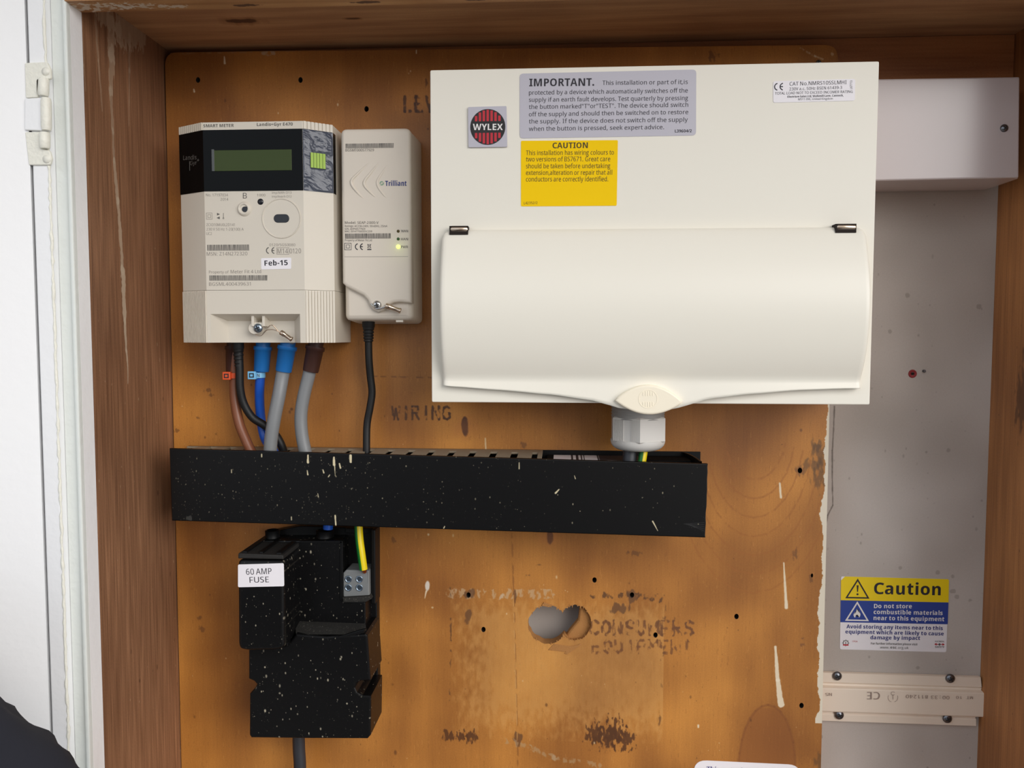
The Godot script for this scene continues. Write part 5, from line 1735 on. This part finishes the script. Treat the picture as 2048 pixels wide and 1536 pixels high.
func cable_tie(label: String, at: Vector3, axis: Vector3, r: float, material: Material, mark: String) -> void:
	var o := thing("cable_tie", label, "cable tie", at)
	var st := mb()
	lathe(st, at - axis * 0.0022, axis, [Vector2(r, 0), Vector2(r + 0.0011, 0), Vector2(r + 0.0011, 0.0044), Vector2(r, 0.0044)], 24)
	part("strap", st, material, o)
	st = mb()
	var c := at + Vector3(-r * 0.85, 0, r + 0.001)
	prism(st, rounded(rect(Vector2(c.x - 0.0034, c.y - 0.0033), Vector2(c.x + 0.0034, c.y + 0.0033)), 0.0005, 2), c.z - 0.0022, c.z + 0.002, 0.0005)
	part("head", st, material, o)
	st = mb()
	strip(st, [c + Vector3(-0.0016, -0.0014, 0.0021), c + Vector3(0.0016, -0.0014, 0.0021), c + Vector3(0.0016, 0.0014, 0.0021), c + Vector3(-0.0016, 0.0014, 0.0021)], 0.0009, true)
	part("pawl_slot", st, m.slot, o)
	if mark:
		st = mb()
		text(st, mark, at + Vector3(r * 0.1, -0.0013, r + 0.0013), at + Vector3(r * 0.1 + 0.0022, -0.0013, r + 0.0013), 0.0026, font_plain)
		part("print", st, m.mid_ink, o)


func meter_cables() -> void:
	tail("meter_tail", "brown insulated cable with an orange tie, leftmost under the smart meter", [Vector3(-.27261, 0.00039, 0.025), Vector3(-.27339, -.03726, 0.026), Vector3(-.27289, -.05399, 0.027), Vector3(-.26943, -.07281, 0.028), Vector3(-.26209, -.08934, 0.03), Vector3(-.25393, -.1058, 0.032), Vector3(-.2508, -.12049, 0.032)], 0.0041, m.brown_sheath, m.brown_rubber, [Vector3(-.27493, -.00882, 0.024), Vector3(-.2758, -.03023, 0.024)], 0.0056)
	cable_tie("orange cable tie round the brown cable under the smart meter", Vector3(-.27374, -.03349, 0.026), Vector3.UP, 0.0042, m.orange_tie, "")
	var hub_lead := tail("black_lead", "black flexible lead curving behind the grey cable under the smart meter", [Vector3(-.26484, -.00781, 0.037), Vector3(-.26478, -.02635, 0.036), Vector3(-.2651, -.04294, 0.035), Vector3(-.26321, -.05595, 0.033), Vector3(-.25721, -.06784, 0.0305), Vector3(-.24787, -.07469, 0.0285), Vector3(-.24019, -.0816, 0.0265), Vector3(-.23454, -.0909, 0.026), Vector3(-.23189, -.10502, 0.022), Vector3(-.22889, -.12168, 0.024)], 0.0033, m.black_rubber, m.black_rubber, [], 0.0)
	plug_boot(hub_lead, Vector3(-.26556, -.00207, 0.037), Vector3(-.26518, -.02553, 0.036), 0.0049, 0.0036)
	tail("meter_tail", "blue insulated cable with a pale blue tie under the smart meter", [Vector3(-.24598, 0.00041, 0.031), Vector3(-.25078, -.03706, 0.028), Vector3(-.25345, -.0542, 0.023), Vector3(-.25343, -.07138, 0.0205), Vector3(-.24968, -.08647, 0.022), Vector3(-.23845, -.09724, 0.032), Vector3(-.23296, -.11572, 0.034)], 0.0039, m.blue_sheath, m.blue_rubber, [Vector3(-.24695, -.00911, 0.03), Vector3(-.24861, -.02986, 0.03)], 0.0064)
	cable_tie("pale blue cable tie marked N round the blue cable", Vector3(-.25117, -.03283, 0.029), Vector3.UP, 0.0042, m.sky_tie, "N")
	tail("meter_tail", "grey sheathed cable with a blue boot under the smart meter", [Vector3(-.22122, 0.00042, 0.038), Vector3(-.22827, -.03035, 0.036), Vector3(-.23087, -.04868, 0.039), Vector3(-.23486, -.06913, 0.0405), Vector3(-.23834, -.08986, 0.04), Vector3(-.23958, -.11493, 0.039)], 0.0054, m.grey_sheath, m.blue_rubber, [Vector3(-.2238, -.00857, 0.037), Vector3(-.22749, -.02948, 0.037)], 0.0067)
	tail("meter_tail", "grey sheathed cable with a dark brown boot under the smart meter", [Vector3(-.199, 0.00044, 0.036), Vector3(-.20675, -.03036, 0.034), Vector3(-.21164, -.04894, 0.034), Vector3(-.21441, -.06552, 0.034), Vector3(-.21382, -.08213, 0.034), Vector3(-.21031, -.10084, 0.034), Vector3(-.20761, -.11752, 0.034)], 0.0052, m.grey_sheath, m.brown_rubber, [Vector3(-.20111, -.00876, 0.035), Vector3(-.20558, -.02949, 0.035)], 0.0067)
	var lead := tail("black_lead", "black flexible lead hanging from the white communications hub", [Vector3(-.16023, -.00367, 0.022), Vector3(-.16022, -.02034, 0.021), Vector3(-.15958, -.03507, 0.019), Vector3(-.15867, -.04774, 0.018), Vector3(-.1605, -.0604, 0.018), Vector3(-.16321, -.07521, 0.018), Vector3(-.16336, -.09614, 0.02), Vector3(-.16308, -.11701, 0.022)], 0.0031, m.black_rubber, m.black_rubber, [], 0.0)
	plug_boot(lead, Vector3(-.1598, 0.01414, 0.023), Vector3(-.16, -.00491, 0.023), 0.0052, 0.0042)


# ---------------------------------------------------------------- cable gland
func cable_gland() -> void:
	var o := thing("cable_gland", "pale grey plastic hexagonal cable gland below the consumer unit", "cable gland", Vector3(0.06183, -.08965, 0.036))
	var axis := Vector3.DOWN
	var top := Vector3(0.06146, -.05376, 0.036)
	var st := mb()
	var thread := []
	for k in 5:
		thread.append_array([Vector2(0.0212, 0.0008 + k * 0.0024), Vector2(0.0205, 0.0016 + k * 0.0024), Vector2(0.0212, 0.0024 + k * 0.0024)])
	lathe(st, top, axis, thread, 36)
	part("thread", st, m.thread, o)
	st = mb()
	var nut := Vector3(0.06157, -.06422, 0.036)
	var h := nut.y - -.08439
	lathe(st, nut + Vector3(0, 0.0006, 0), axis, [Vector2(0.0195, 0), Vector2(0.0222, 0.0002), Vector2(0.0236, 0.0012), Vector2(0.0236, h - 0.001), Vector2(0.0224, h), Vector2(0.0195, h)], 6, false, PI / 6 + 0.02)
	var hex := part("nut", st, m.gland, o)
	# grip ribs on the left front flat
	st = mb()
	var fa := nut + Vector3(-0.0204, 0, 0.0118) * 0.985
	var fb := nut + Vector3(0.0004, 0, 0.0236) * 0.985
	var fn := Vector3(-0.5, 0, 0.86)
	for k in 26:
		if k > 9 and k < 17:
			continue
		var p := fa.lerp(fb, (k + 0.4) / 26.5)
		var q := fa.lerp(fb, (k + 0.9) / 26.5)
		flat(st)
		var y0 := Vector3(0, -0.0016, 0)
		var y1 := Vector3(0, -h + 0.002, 0)
		var up := fn * 0.0009
		quad(st, p + up + y0, q + up + y0, q + up + y1, p + up + y1, fn)
		quad(st, p + y0, p + up + y0, p + up + y1, p + y1, Vector3(-1, 0, -0.3))
		quad(st, q + y0, q + up + y0, q + up + y1, q + y1, Vector3(1, 0, 0.3))
	part("grip_rib", st, m.gland, hex)
	st = mb()
	var dome := []
	for k in 9:
		var a := PI / 2 * k / 8.0
		dome.append(Vector2(0.0125 + 0.0092 * cos(a), 0.0075 * sin(a)))
	dome.push_front(Vector2(0.0217, -0.0012))
	dome.push_front(Vector2(0.019, -0.0012))
	dome.append(Vector2(0.0105, 0.0075))
	dome.append(Vector2(0.0105, 0.0))
	lathe(st, nut - Vector3(0, h - 0.0005, 0), axis, dome, 36)
	part("dome", st, m.gland, o)
	var c := thing("grey_cable", "dark grey cable coming out of the gland into the duct", "cable", Vector3(0.05442, -.10125, 0.04))
	st = mb()
	tube(st, PackedVector3Array([Vector3(0.0561, -.0835, 0.037), Vector3(0.05514, -.09318, 0.04), Vector3(0.05427, -.10294, 0.042), Vector3(0.05367, -.1231, 0.042)]), 0.0056, 16)
	part("sheath", st, m.dark_cable, c)
	var w := thing("earth_wire", "green and yellow earth wire coming out of the gland into the duct", "wire", Vector3(0.06434, -.10051, 0.044))
	var path := PackedVector3Array([Vector3(0.06672, -.08276, 0.042), Vector3(0.06543, -.09249, 0.044), Vector3(0.06376, -.10219, 0.046), Vector3(0.06279, -.12221, 0.046)])
	st = mb()
	tube(st, path, 0.0032, 16)
	part("yellow_sheath", st, m.yellow_wire, w)
	st = mb()
	tube(st, path, 0.00327, 8, [], 0.26, 0.5, false)
	part("green_stripe", st, m.green_wire, w)


# ---------------------------------------------------------------- things on the grey sheet at the right
func slab_fittings() -> void:
	var t := thing("trunking", "short length of wide glossy white trunking right of the consumer unit", "trunking", Vector3(0.3, 0.13, 0))
	var st := mb()
	prism(st, rounded(PackedVector2Array([Vector2(0.19984, 0.19893), Vector2(0.34987, 0.19841), Vector2(0.35201, 0.12203), Vector2(0.20168, 0.12042)]), 0.0012, 3), 0.026, 0.031, 0.0012, 3)
	part("lid", st, m.pvc_white, t)
	st = mb()
	prism(st, PackedVector2Array([Vector2(0.20141, 0.19912), Vector2(0.3504, 0.19828), Vector2(0.35325, 0.12202), Vector2(0.20325, 0.12076)]), -0.0118, 0.0258)
	prism(st, PackedVector2Array([Vector2(0.20499, 0.12718), Vector2(0.35632, 0.12779), Vector2(0.35649, 0.12334), Vector2(0.2051, 0.12246)]), -0.0295, 0.0215, 0.0005)
	part("tray", st, m.pvc_white, t)
	screw("screw", Vector3(0.33945, 0.15977, 0.031), 0.003, t, m.dark_steel, 1.0)
	# mini trunking with its printed face, broken off at the right
	var s := thing("cover_strip", "cream plastic cover strip screwed across the grey sheet, its right end broken", "trunking", Vector3(0.30111, -.3385, -.03))
	strip_body(s)
	st = mb()
	text(st, "CE", Vector3(0.28003, -.31164, -.0221), Vector3(0.26892, -.31174, -.0221), 0.00658, font_plain, Vector3.DOWN)
	text(st, "811240", Vector3(0.32092, -.31315, -.0221), Vector3(0.30224, -.31324, -.0221), 0.00307, font_mono, Vector3.DOWN)
	text(st, "00:33", Vector3(0.33912, -.31329, -.0221), Vector3(0.32346, -.3133, -.0221), 0.00307, font_mono, Vector3.DOWN)
	text(st, "NS", Vector3(0.23894, -.3135, -.0221), Vector3(0.23335, -.31367, -.0221), 0.00263, font_mono, Vector3.DOWN)
	text(st, "MT 10", Vector3(0.35894, -.31315, -.0221), Vector3(0.34461, -.31313, -.0221), 0.00241, font_mono, Vector3.DOWN)
	strip(st, arc(Vector3(0.29114, -.31244, -.0221), 0.0016, 0.5, TAU - 0.5, 12), 0.0003)
	strip(st, [Vector3(0.29117, -.31334, -.0221), Vector3(0.2913, -.31783, -.0221)], 0.0004)
	strip(st, arc(Vector3(0.29125, -.31603, -.0221), 0.0042, PI * 0.85, PI * 1.4, 8), 0.0003)
	strip(st, arc(Vector3(0.29125, -.31603, -.0221), 0.0042, -PI * 0.4, PI * 0.15, 8), 0.0003)
	part("print", st, m.faded_ink, s)
	for q in [Vector3(0.24403, -.2993, -.0255), Vector3(0.34066, -.29887, -.0255), Vector3(0.24663, -.33457, -.0255), Vector3(0.33929, -.33488, -.0255)]:
		screw("screw", q, 0.004, s, m.dark_steel, 0.5)
	# warning sign
	var z := -0.0298
	var g := thing("warning_sign", "yellow, blue and white Caution sign stuck on the grey sheet", "sign", Vector3(0.29506, -.27837, -.03))
	st = mb()
	prism(st, rounded(PackedVector2Array([Vector2(0.24675, -.21143), Vector2(0.33899, -.21207), Vector2(0.33878, -.27739), Vector2(0.24744, -.27711)]), 0.0016, 4), -0.03015, z)
	part("backing", st, m.white_label, g)
	st = mb()
	face(st, PackedVector2Array([Vector2(0.25016, -.21142), Vector2(0.3381, -.21205), Vector2(0.33897, -.21301), Vector2(0.3392, -.23277), Vector2(0.24703, -.23274), Vector2(0.2468, -.21507)]), z + 0.0001)
	part("yellow_band", st, m.sign_yellow, g)
	st = mb()
	face(st, PackedVector2Array([Vector2(0.24703, -.23274), Vector2(0.3392, -.23277), Vector2(0.33915, -.25228), Vector2(0.24722, -.25254)]), z + 0.0001)
	part("blue_band", st, m.sign_blue, g)
	st = mb()
	strip(st, [Vector3(0.26115, -.21422, -.0296), Vector3(0.25189, -.23027, -.0296), Vector3(0.27059, -.23023, -.0296)], 0.00124, true)
	face(st, PackedVector2Array([Vector2(0.26029, -.21902), Vector2(0.26209, -.21903), Vector2(0.26165, -.22504), Vector2(0.26087, -.22506)]), -0.0296)
	face(st, ellipse(Vector2(0.26127, -.22711), 0.00093, 0.00093, 14), -0.0296)
	text(st, "Caution", Vector3(0.27538, -.22664, -.0296), Vector3(0.33224, -.22655, -.0296), 0.01043, font_bold)
	part("black_print", st, m.ink, g)
	st = mb()
	strip(st, [Vector3(0.2613, -.23456, -.0296), Vector3(0.25219, -.2505, -.0296), Vector3(0.2707, -.25043, -.0296)], 0.00124, true)
	var fc: Vector3 = Vector3(0.26131, -.2448, -.0296)
	var flame := PackedVector2Array()
	for q in [[-6, -8], [-8, -3], [-7, 2], [-6, 0], [-5, 5], [-3, 3], [-2, 9], [0, 13], [0.5, 7], [2, 9], [3, 4], [5, 7], [5, 3], [7, 3], [8, -2], [6, -8], [3.5, -8], [3, -4], [0, -1.5], [-3, -4], [-3.5, -8]]:
		flame.append(Vector2(fc.x, fc.y) + Vector2(q[0], q[1]) * 0.00038)
	face(st, flame, fc.z)
	for r in [["Do not store", Vector3(0.27573, -.23922, -.0296), Vector3(0.30811, -.23877, -.0296)], ["combustible materials", Vector3(0.27561, -.24448, -.0296), Vector3(0.33451, -.24413, -.0296)], ["near to this equipment", Vector3(0.27563, -.24987, -.0296), Vector3(0.336, -.24964, -.0296)]]:
		text(st, r[0], r[1], r[2], 0.00382, font_bold)
	part("white_print", st, m.white_print, g)
	st = mb()
	for r in [["Avoid storing any items near to this", Vector3(0.25259, -.25788, -.0296), Vector3(0.33511, -.25753, -.0296)], ["equipment which are likely to cause", Vector3(0.25176, -.26259, -.0296), Vector3(0.33599, -.26244, -.0296)], ["damage by impact", Vector3(0.27344, -.2673, -.0296), Vector3(0.31596, -.26688, -.0296)]]:
		text(st, r[0], r[1], r[2], 0.00337, font_bold)
	part("blue_print", st, m.blue_ink, g)
	st = mb()
	text(st, "For further information please visit", Vector3(0.274, -.27193, -.0296), Vector3(0.31389, -.27179, -.0296), 0.00186, font_bold)
	text(st, "www.", Vector3(0.28192, -.27539, -.0296), Vector3(0.28987, -.27532, -.0296), 0.00222)
	text(st, "esc", Vector3(0.29073, -.2753, -.0296), Vector3(0.29609, -.2753, -.0296), 0.0024, font_bold)
	text(st, ".org.uk", Vector3(0.29652, -.27529, -.0296), Vector3(0.30638, -.27522, -.0296), 0.00222)
	strip(st, arc(Vector3(0.25228, -.27116, -.0296), 0.0022, 0, TAU, 20), 0.0006)
	for k in 8:
		var a := TAU * k / 8
		strip(st, [Vector3(0.25228, -.27116, -.0296) + Vector3(cos(a), sin(a), 0) * 0.0026, Vector3(0.25228, -.27116, -.0296) + Vector3(cos(a), sin(a), 0) * 0.0031], 0.0005)
	strip(st, [Vector3(0.25225, -.27003, -.0296), Vector3(0.25231, -.27229, -.0296)], 0.0006)
	strip(st, [Vector3(0.33263, -.26926, -.0295), Vector3(0.3327, -.2715, -.0295)], 0.0008)
	strip(st, [Vector3(0.3316, -.27036, -.0295), Vector3(0.33373, -.2704, -.0295)], 0.0008)
	text(st, "SAFETY", Vector3(0.32898, -.27352, -.0296), Vector3(0.33686, -.27354, -.0296), 0.0016, font_bold)
	text(st, "ELECTRICAL", Vector3(0.32881, -.26836, -.0296), Vector3(0.33669, -.26834, -.0296), 0.00115, font_bold)
	part("small_print", st, m.mid_ink, g)
	st = mb()
	strip(st, [Vector3(0.24993, -.27292, -.02955), Vector3(0.25468, -.27294, -.02955)], 0.0012)
	strip(st, [Vector3(0.32973, -.2704, -.0296), Vector3(0.3357, -.27039, -.0296)], 0.0006)
	flat(st)
	tri(st, Vector3(0.32824, -.27035, -.0296), Vector3(0.33012, -.26913, -.0296), Vector3(0.33019, -.27147, -.0296), Vector3.BACK)
	tri(st, Vector3(0.33719, -.27039, -.0296), Vector3(0.33523, -.26919, -.0296), Vector3(0.33531, -.27152, -.0296), Vector3.BACK)
	text(st, "CPOA", Vector3(0.25791, -.27021, -.0296), Vector3(0.26249, -.27023, -.0296), 0.00133)
	part("red_print", st, m.red_print, g)
	# wall plug and a snapped-off screw
	var p := thing("wall_plug", "small red plastic wall plug set in the grey sheet", "wall plug", Vector3(0.30267, -.03252, -.03))
	st = mb()
	lathe(st, Vector3(0.30271, -.03253, -.0301), Vector3.BACK, [Vector2(0.0036, 0), Vector2(0.0035, 0.0004), Vector2(0.003, 0.0007), Vector2(0.0015, 0.0005), Vector2(0.0013, -0.002)], 20)
	part("collar", st, m.red_plug, p)
	st = mb()
	face(st, ellipse(Vector2(0.30267, -.03252), 0.00145, 0.0012, 14), -0.0298)
	part("bore", st, m.dark_hole, p)
	var b := thing("screw_stub", "tiny snapped-off dark screw beside the red wall plug", "screw", Vector3(0.31182, -.03011, -.03))
	st = mb()
	lathe(st, Vector3(0.31186, -.03012, -.0301), Vector3.BACK, [Vector2(0.0012, 0), Vector2(0.001, 0.0016), Vector2(0.0013, 0.0018), Vector2(0.0009, 0.0026), Vector2(0, 0.0026)], 10)
	part("shank", st, m.dark_steel, b)


# moulded cover strip: a shallow channel section run along the sheet, ragged at the right
func strip_body(parent: Node) -> void:
	var a0: Vector3 = Vector3(0.21329, -.29685, -.03)
	var a1: Vector3 = Vector3(0.367, -.29763, -.03)
	var dir := (a1 - a0).normalized()
	var prof := [Vector2(0, 0.0002), Vector2(0, 0.0036), Vector2(-0.0003, 0.0042), Vector2(-0.0085, 0.0042), Vector2(-0.0102, 0.0026), Vector2(-0.0117, 0.0030), Vector2(-0.0127, 0.0066), Vector2(-0.0135, 0.0072), Vector2(-0.0332, 0.0072), Vector2(-0.0342, 0.0066), Vector2(-0.0352, 0.0026), Vector2(-0.0365, 0.0030), Vector2(-0.0380, 0.0042), Vector2(-0.0436, 0.0042), Vector2(-0.0439, 0.0036), Vector2(-0.0439, 0.0002)]
	var ends := [0.0, 0.0, 0.0, 0.0006, 0.0012, 0.0012, 0.002, 0.003, 0.006, 0.002, -0.001, -0.003, -0.0024, -0.0026, -0.0026, -0.0026]
	var st := mb()
	flat(st)
	var n := 24
	for i in prof.size() - 1:
		var d: Vector2 = prof[i + 1] - prof[i]
		for k in n:
			var p := func(j: int, t: int) -> Vector3:
				var along: float = a0.distance_to(a1) + ends[j] + 0.0008 * rag.get_noise_2d(j * 40.0, 7.0)
				return a0 + dir * (along * t / n) + Vector3(0, prof[j].x, prof[j].y)
			quad(st, p.call(i, k), p.call(i, k + 1), p.call(i + 1, k + 1), p.call(i + 1, k), Vector3(0, d.y, -d.x))
	part("moulding", st, m.pvc_strip, parent)


# ---------------------------------------------------------------- the photographer, of whom the picture shows one sleeve
# a smooth skin round tapered bones [from, to, radius, radius], meshed as surface nets
func skin(st: SurfaceTool, bones: Array, cell: float, blend: float) -> void:
	var lo := Vector3.INF
	var hi := -Vector3.INF
	for b in bones:
		var r: float = maxf(b[2], b[3]) + cell * 2.0
		lo = lo.min(b[0].min(b[1]) - Vector3.ONE * r)
		hi = hi.max(b[0].max(b[1]) + Vector3.ONE * r)
	var n := Vector3i(((hi - lo) / cell).ceil()) + Vector3i.ONE
	var field := PackedFloat32Array()
	field.resize(n.x * n.y * n.z)
	field.fill(1.0)
	for b in bones:
		var a: Vector3 = b[0]
		var ab: Vector3 = b[1] - a
		var ra: float = b[2]
		var rb: float = b[3]
		var inv := 1.0 / maxf(ab.length_squared(), 1e-9)
		var reach := maxf(ra, rb) + cell * 2.0 + blend
		var p0 := Vector3i(((a.min(b[1]) - Vector3.ONE * reach - lo) / cell).floor()).clamp(Vector3i.ZERO, n - Vector3i.ONE)
		var p1 := Vector3i(((a.max(b[1]) + Vector3.ONE * reach - lo) / cell).ceil()).clamp(Vector3i.ZERO, n - Vector3i.ONE)
		for z in range(p0.z, p1.z + 1):
			for y in range(p0.y, p1.y + 1):
				var at := (z * n.y + y) * n.x
				for x in range(p0.x, p1.x + 1):
					var v := lo + Vector3(x, y, z) * cell - a
					var t := clampf(v.dot(ab) * inv, 0.0, 1.0)
					var d := (v - ab * t).length() - (ra + (rb - ra) * t)
					var f := field[at + x]
					var h := maxf(blend - absf(f - d), 0.0) / blend
					field[at + x] = minf(f, d) - h * h * blend * 0.25
	var points := {}
	var step := [1, n.x, n.x * n.y]
	st.set_smooth_group(6)
	for z in n.z - 1:
		for y in n.y - 1:
			for x in n.x - 1:
				var at := (z * n.y + y) * n.x + x
				var sum := Vector3.ZERO
				var hits := 0
				for e in 12:
					var axis := e / 4
					var o := Vector3i.ZERO
					o[(axis + 1) % 3] = e & 1
					o[(axis + 2) % 3] = (e >> 1) & 1
					var i0: int = at + o.x + o.y * step[1] + o.z * step[2]
					var f0 := field[i0]
					var f1 := field[i0 + step[axis]]
					if (f0 < 0.0) != (f1 < 0.0):
						var q := Vector3(o)
						q[axis] += f0 / (f0 - f1)
						sum += q
						hits += 1
				if hits:
					points[at] = lo + (Vector3(x, y, z) + sum / hits) * cell
	for at in points:
		for axis in 3:
			var f0 := field[at]
			var f1 := field[at + step[axis]]
			if (f0 < 0.0) == (f1 < 0.0):
				continue
			var u: int = step[(axis + 1) % 3]
			var w: int = step[(axis + 2) % 3]
			if points.has(at - u) and points.has(at - w) and points.has(at - u - w):
				var out := Vector3.ZERO
				out[axis] = 1.0 if f0 < 0.0 else -1.0
				quad(st, points[at], points[at - u], points[at - u - w], points[at - w], out)


func photographer() -> void:
	var o := thing("person", "dark navy sleeve of a person's arm in the lower left corner", "person", Vector3(-0.12, -1.55, 0.98))
	var path := curve_points([Vector3(-.56415, -.10689, 0.2), Vector3(-.47872, -.17398, 0.22), Vector3(-.38429, -.22978, 0.25), Vector3(-.33791, -.25218, 0.27), Vector3(-.28183, -.28432, 0.29), Vector3(-.23535, -.32383, 0.31)], 14)
	var elbow := path[-1]
	var wrist := path[0]
	var shoulder := Vector3(-0.30, -0.12, 0.88)
	var far_shoulder := Vector3(0.09, -0.12, 0.98)
	var far_elbow := Vector3(0.17, -0.36, 0.88)
	var far_wrist := Vector3(0.07, -0.14, 0.75)
	var hips := Vector3(-0.10, -0.68, 1.06)
	var chest := Vector3(-0.105, -0.26, 0.98)
	var head := Vector3(-0.04, 0.10, 0.95)
	# skin: head and neck, forearms and hands with five fingers each
	var bones := [[hips, chest, 0.12, 0.13], [chest, Vector3(-0.09, -0.06, 0.97), 0.13, 0.06], [Vector3(-0.09, -0.06, 0.97), head - Vector3(0, 0.06, 0), 0.055, 0.055], [head - Vector3(0, 0.055, 0.01), head + Vector3(0, 0.045, 0.012), 0.068, 0.085],
		[head + Vector3(0, 0.0, -0.085), head + Vector3(0, -0.022, -0.098), 0.008, 0.014], [head + Vector3(-0.082, 0.015, 0.01), head + Vector3(-0.082, -0.02, 0.005), 0.012, 0.01], [head + Vector3(0.082, 0.015, 0.01), head + Vector3(0.082, -0.02, 0.005), 0.012, 0.01],
		[shoulder, elbow, 0.042, 0.036], [elbow, wrist, 0.034, 0.026], [far_shoulder, far_elbow, 0.042, 0.036], [far_elbow, far_wrist, 0.034, 0.026],
		[hips, Vector3(-0.19, -1.10, 1.04), 0.10, 0.06], [hips, Vector3(-0.02, -1.10, 1.05), 0.10, 0.06], [Vector3(-0.19, -1.10, 1.04), Vector3(-0.20, -1.50, 1.10), 0.055, 0.038], [Vector3(-0.02, -1.10, 1.05), Vector3(0.0, -1.50, 1.10), 0.055, 0.038]]
	var st := mb()
	skin(st, bones, 0.016, 0.03)
	for h in [[wrist, (wrist - path[3]).normalized(), Vector3(0.2, 0.5, 0.85)], [far_wrist, Vector3(-0.35, 0.85, -0.4).normalized(), Vector3(-0.8, -0.1, 0.5)]]:
		var w: Vector3 = h[0]
		var d: Vector3 = h[1]
		var s: Vector3 = d.cross(h[2]).normalized()
		var n := s.cross(d)
		var hand := []
		for k in 4:
			var root := w + d * 0.085 + s * (0.021 * (k - 1.5))
			var len: float = [0.062, 0.076, 0.082, 0.068][k]
			hand.append([w + d * 0.01 + s * (0.012 * (k - 1.5)), root, 0.018, 0.0125])
			hand.append([root, root + d * len * 0.45 - n * len * 0.22, 0.0098, 0.0092])
			hand.append([root + d * len * 0.45 - n * len * 0.22, root + d * len * 0.62 - n * len * 0.62, 0.0092, 0.0078])
		hand.append([w + d * 0.025 + s * 0.02, w + d * 0.06 + s * 0.052 - n * 0.01, 0.015, 0.0115])
		hand.append([w + d * 0.06 + s * 0.052 - n * 0.01, w + d * 0.09 + s * 0.058 - n * 0.03, 0.0108, 0.009])
		skin(st, hand, 0.004, 0.006)
	part("body", st, m.skin, o)
	st = mb()
	skin(st, [[head + Vector3(0, 0.06, 0.02), head + Vector3(0, 0.03, 0.035), 0.088, 0.085], [head + Vector3(0, 0.07, -0.03), head + Vector3(0, 0.07, 0.0), 0.065, 0.08]], 0.016, 0.02)
	part("hair", st, m.hair, o)
	# jacket and trousers
	st = mb()
	skin(st, [[hips + Vector3(-0.07, 0.03, 0), chest + Vector3(-0.08, 0.03, 0), 0.13, 0.14], [hips + Vector3(0.07, 0.03, 0), chest + Vector3(0.08, 0.03, 0), 0.13, 0.14], [chest, Vector3(-0.09, -0.07, 0.98), 0.14, 0.075],
		[chest + Vector3(-0.05, 0.05, 0), shoulder, 0.11, 0.068], [chest + Vector3(0.05, 0.05, 0), far_shoulder, 0.11, 0.068], [shoulder, elbow, 0.066, 0.054], [far_shoulder, far_elbow, 0.066, 0.054], [far_elbow, far_wrist - Vector3(-0.01, 0.02, -0.01), 0.052, 0.042]], 0.018, 0.05)
	part("jacket", st, m.sleeve, o)
	st = mb()
	skin(st, [[hips, hips + Vector3(0, 0.05, 0), 0.135, 0.13], [hips + Vector3(-0.07, -0.02, 0), Vector3(-0.19, -1.10, 1.04), 0.10, 0.075], [hips + Vector3(0.07, -0.02, 0), Vector3(-0.02, -1.10, 1.05), 0.10, 0.075],
		[Vector3(-0.19, -1.10, 1.04), Vector3(-0.20, -1.48, 1.10), 0.075, 0.062], [Vector3(-0.02, -1.10, 1.05), Vector3(0.0, -1.48, 1.10), 0.075, 0.062]], 0.018, 0.03)
	part("trousers", st, m.trousers, o)
	for q in [Vector3(-0.20, -1.53, 1.10), Vector3(0.0, -1.53, 1.10)]:
		st = mb()
		skin(st, [[q, q + Vector3(0, -0.005, -0.16), 0.045, 0.038]], 0.014, 0.01)
		part("shoe", st, m.black_rubber, o)
	# the sleeve that the picture shows, with its folds
	var fold := FastNoiseLite.new()
	fold.seed = 8
	fold.frequency = 14.0
	st = mb()
	st.set_smooth_group(5)
	var sides := 40
	var rings := []
	for i in path.size():
		var t := (path[mini(i + 1, path.size() - 1)] - path[maxi(i - 1, 0)]).normalized()
		var s := (Vector3.BACK - t * t.z).normalized()
		var u := t.cross(s)
		var ring := []
		for k in sides + 1:
			var a := TAU * k / sides
			var q := s * cos(a) + u * sin(a)
			var r := 0.040 + 0.014 * i / path.size()
			var at := path[i] + q * r
			ring.append(at + q * 0.007 * fold.get_noise_3d(at.x + t.x * 0.3, at.y * 2.0, at.z * 2.0))
		rings.append(ring)
	for i in path.size() - 1:
		for k in sides:
			quad(st, rings[i][k], rings[i][k + 1], rings[i + 1][k + 1], rings[i + 1][k], (rings[i][k] + rings[i][k + 1]) / 2.0 - path[i])
	part("sleeve", st, m.sleeve, o)
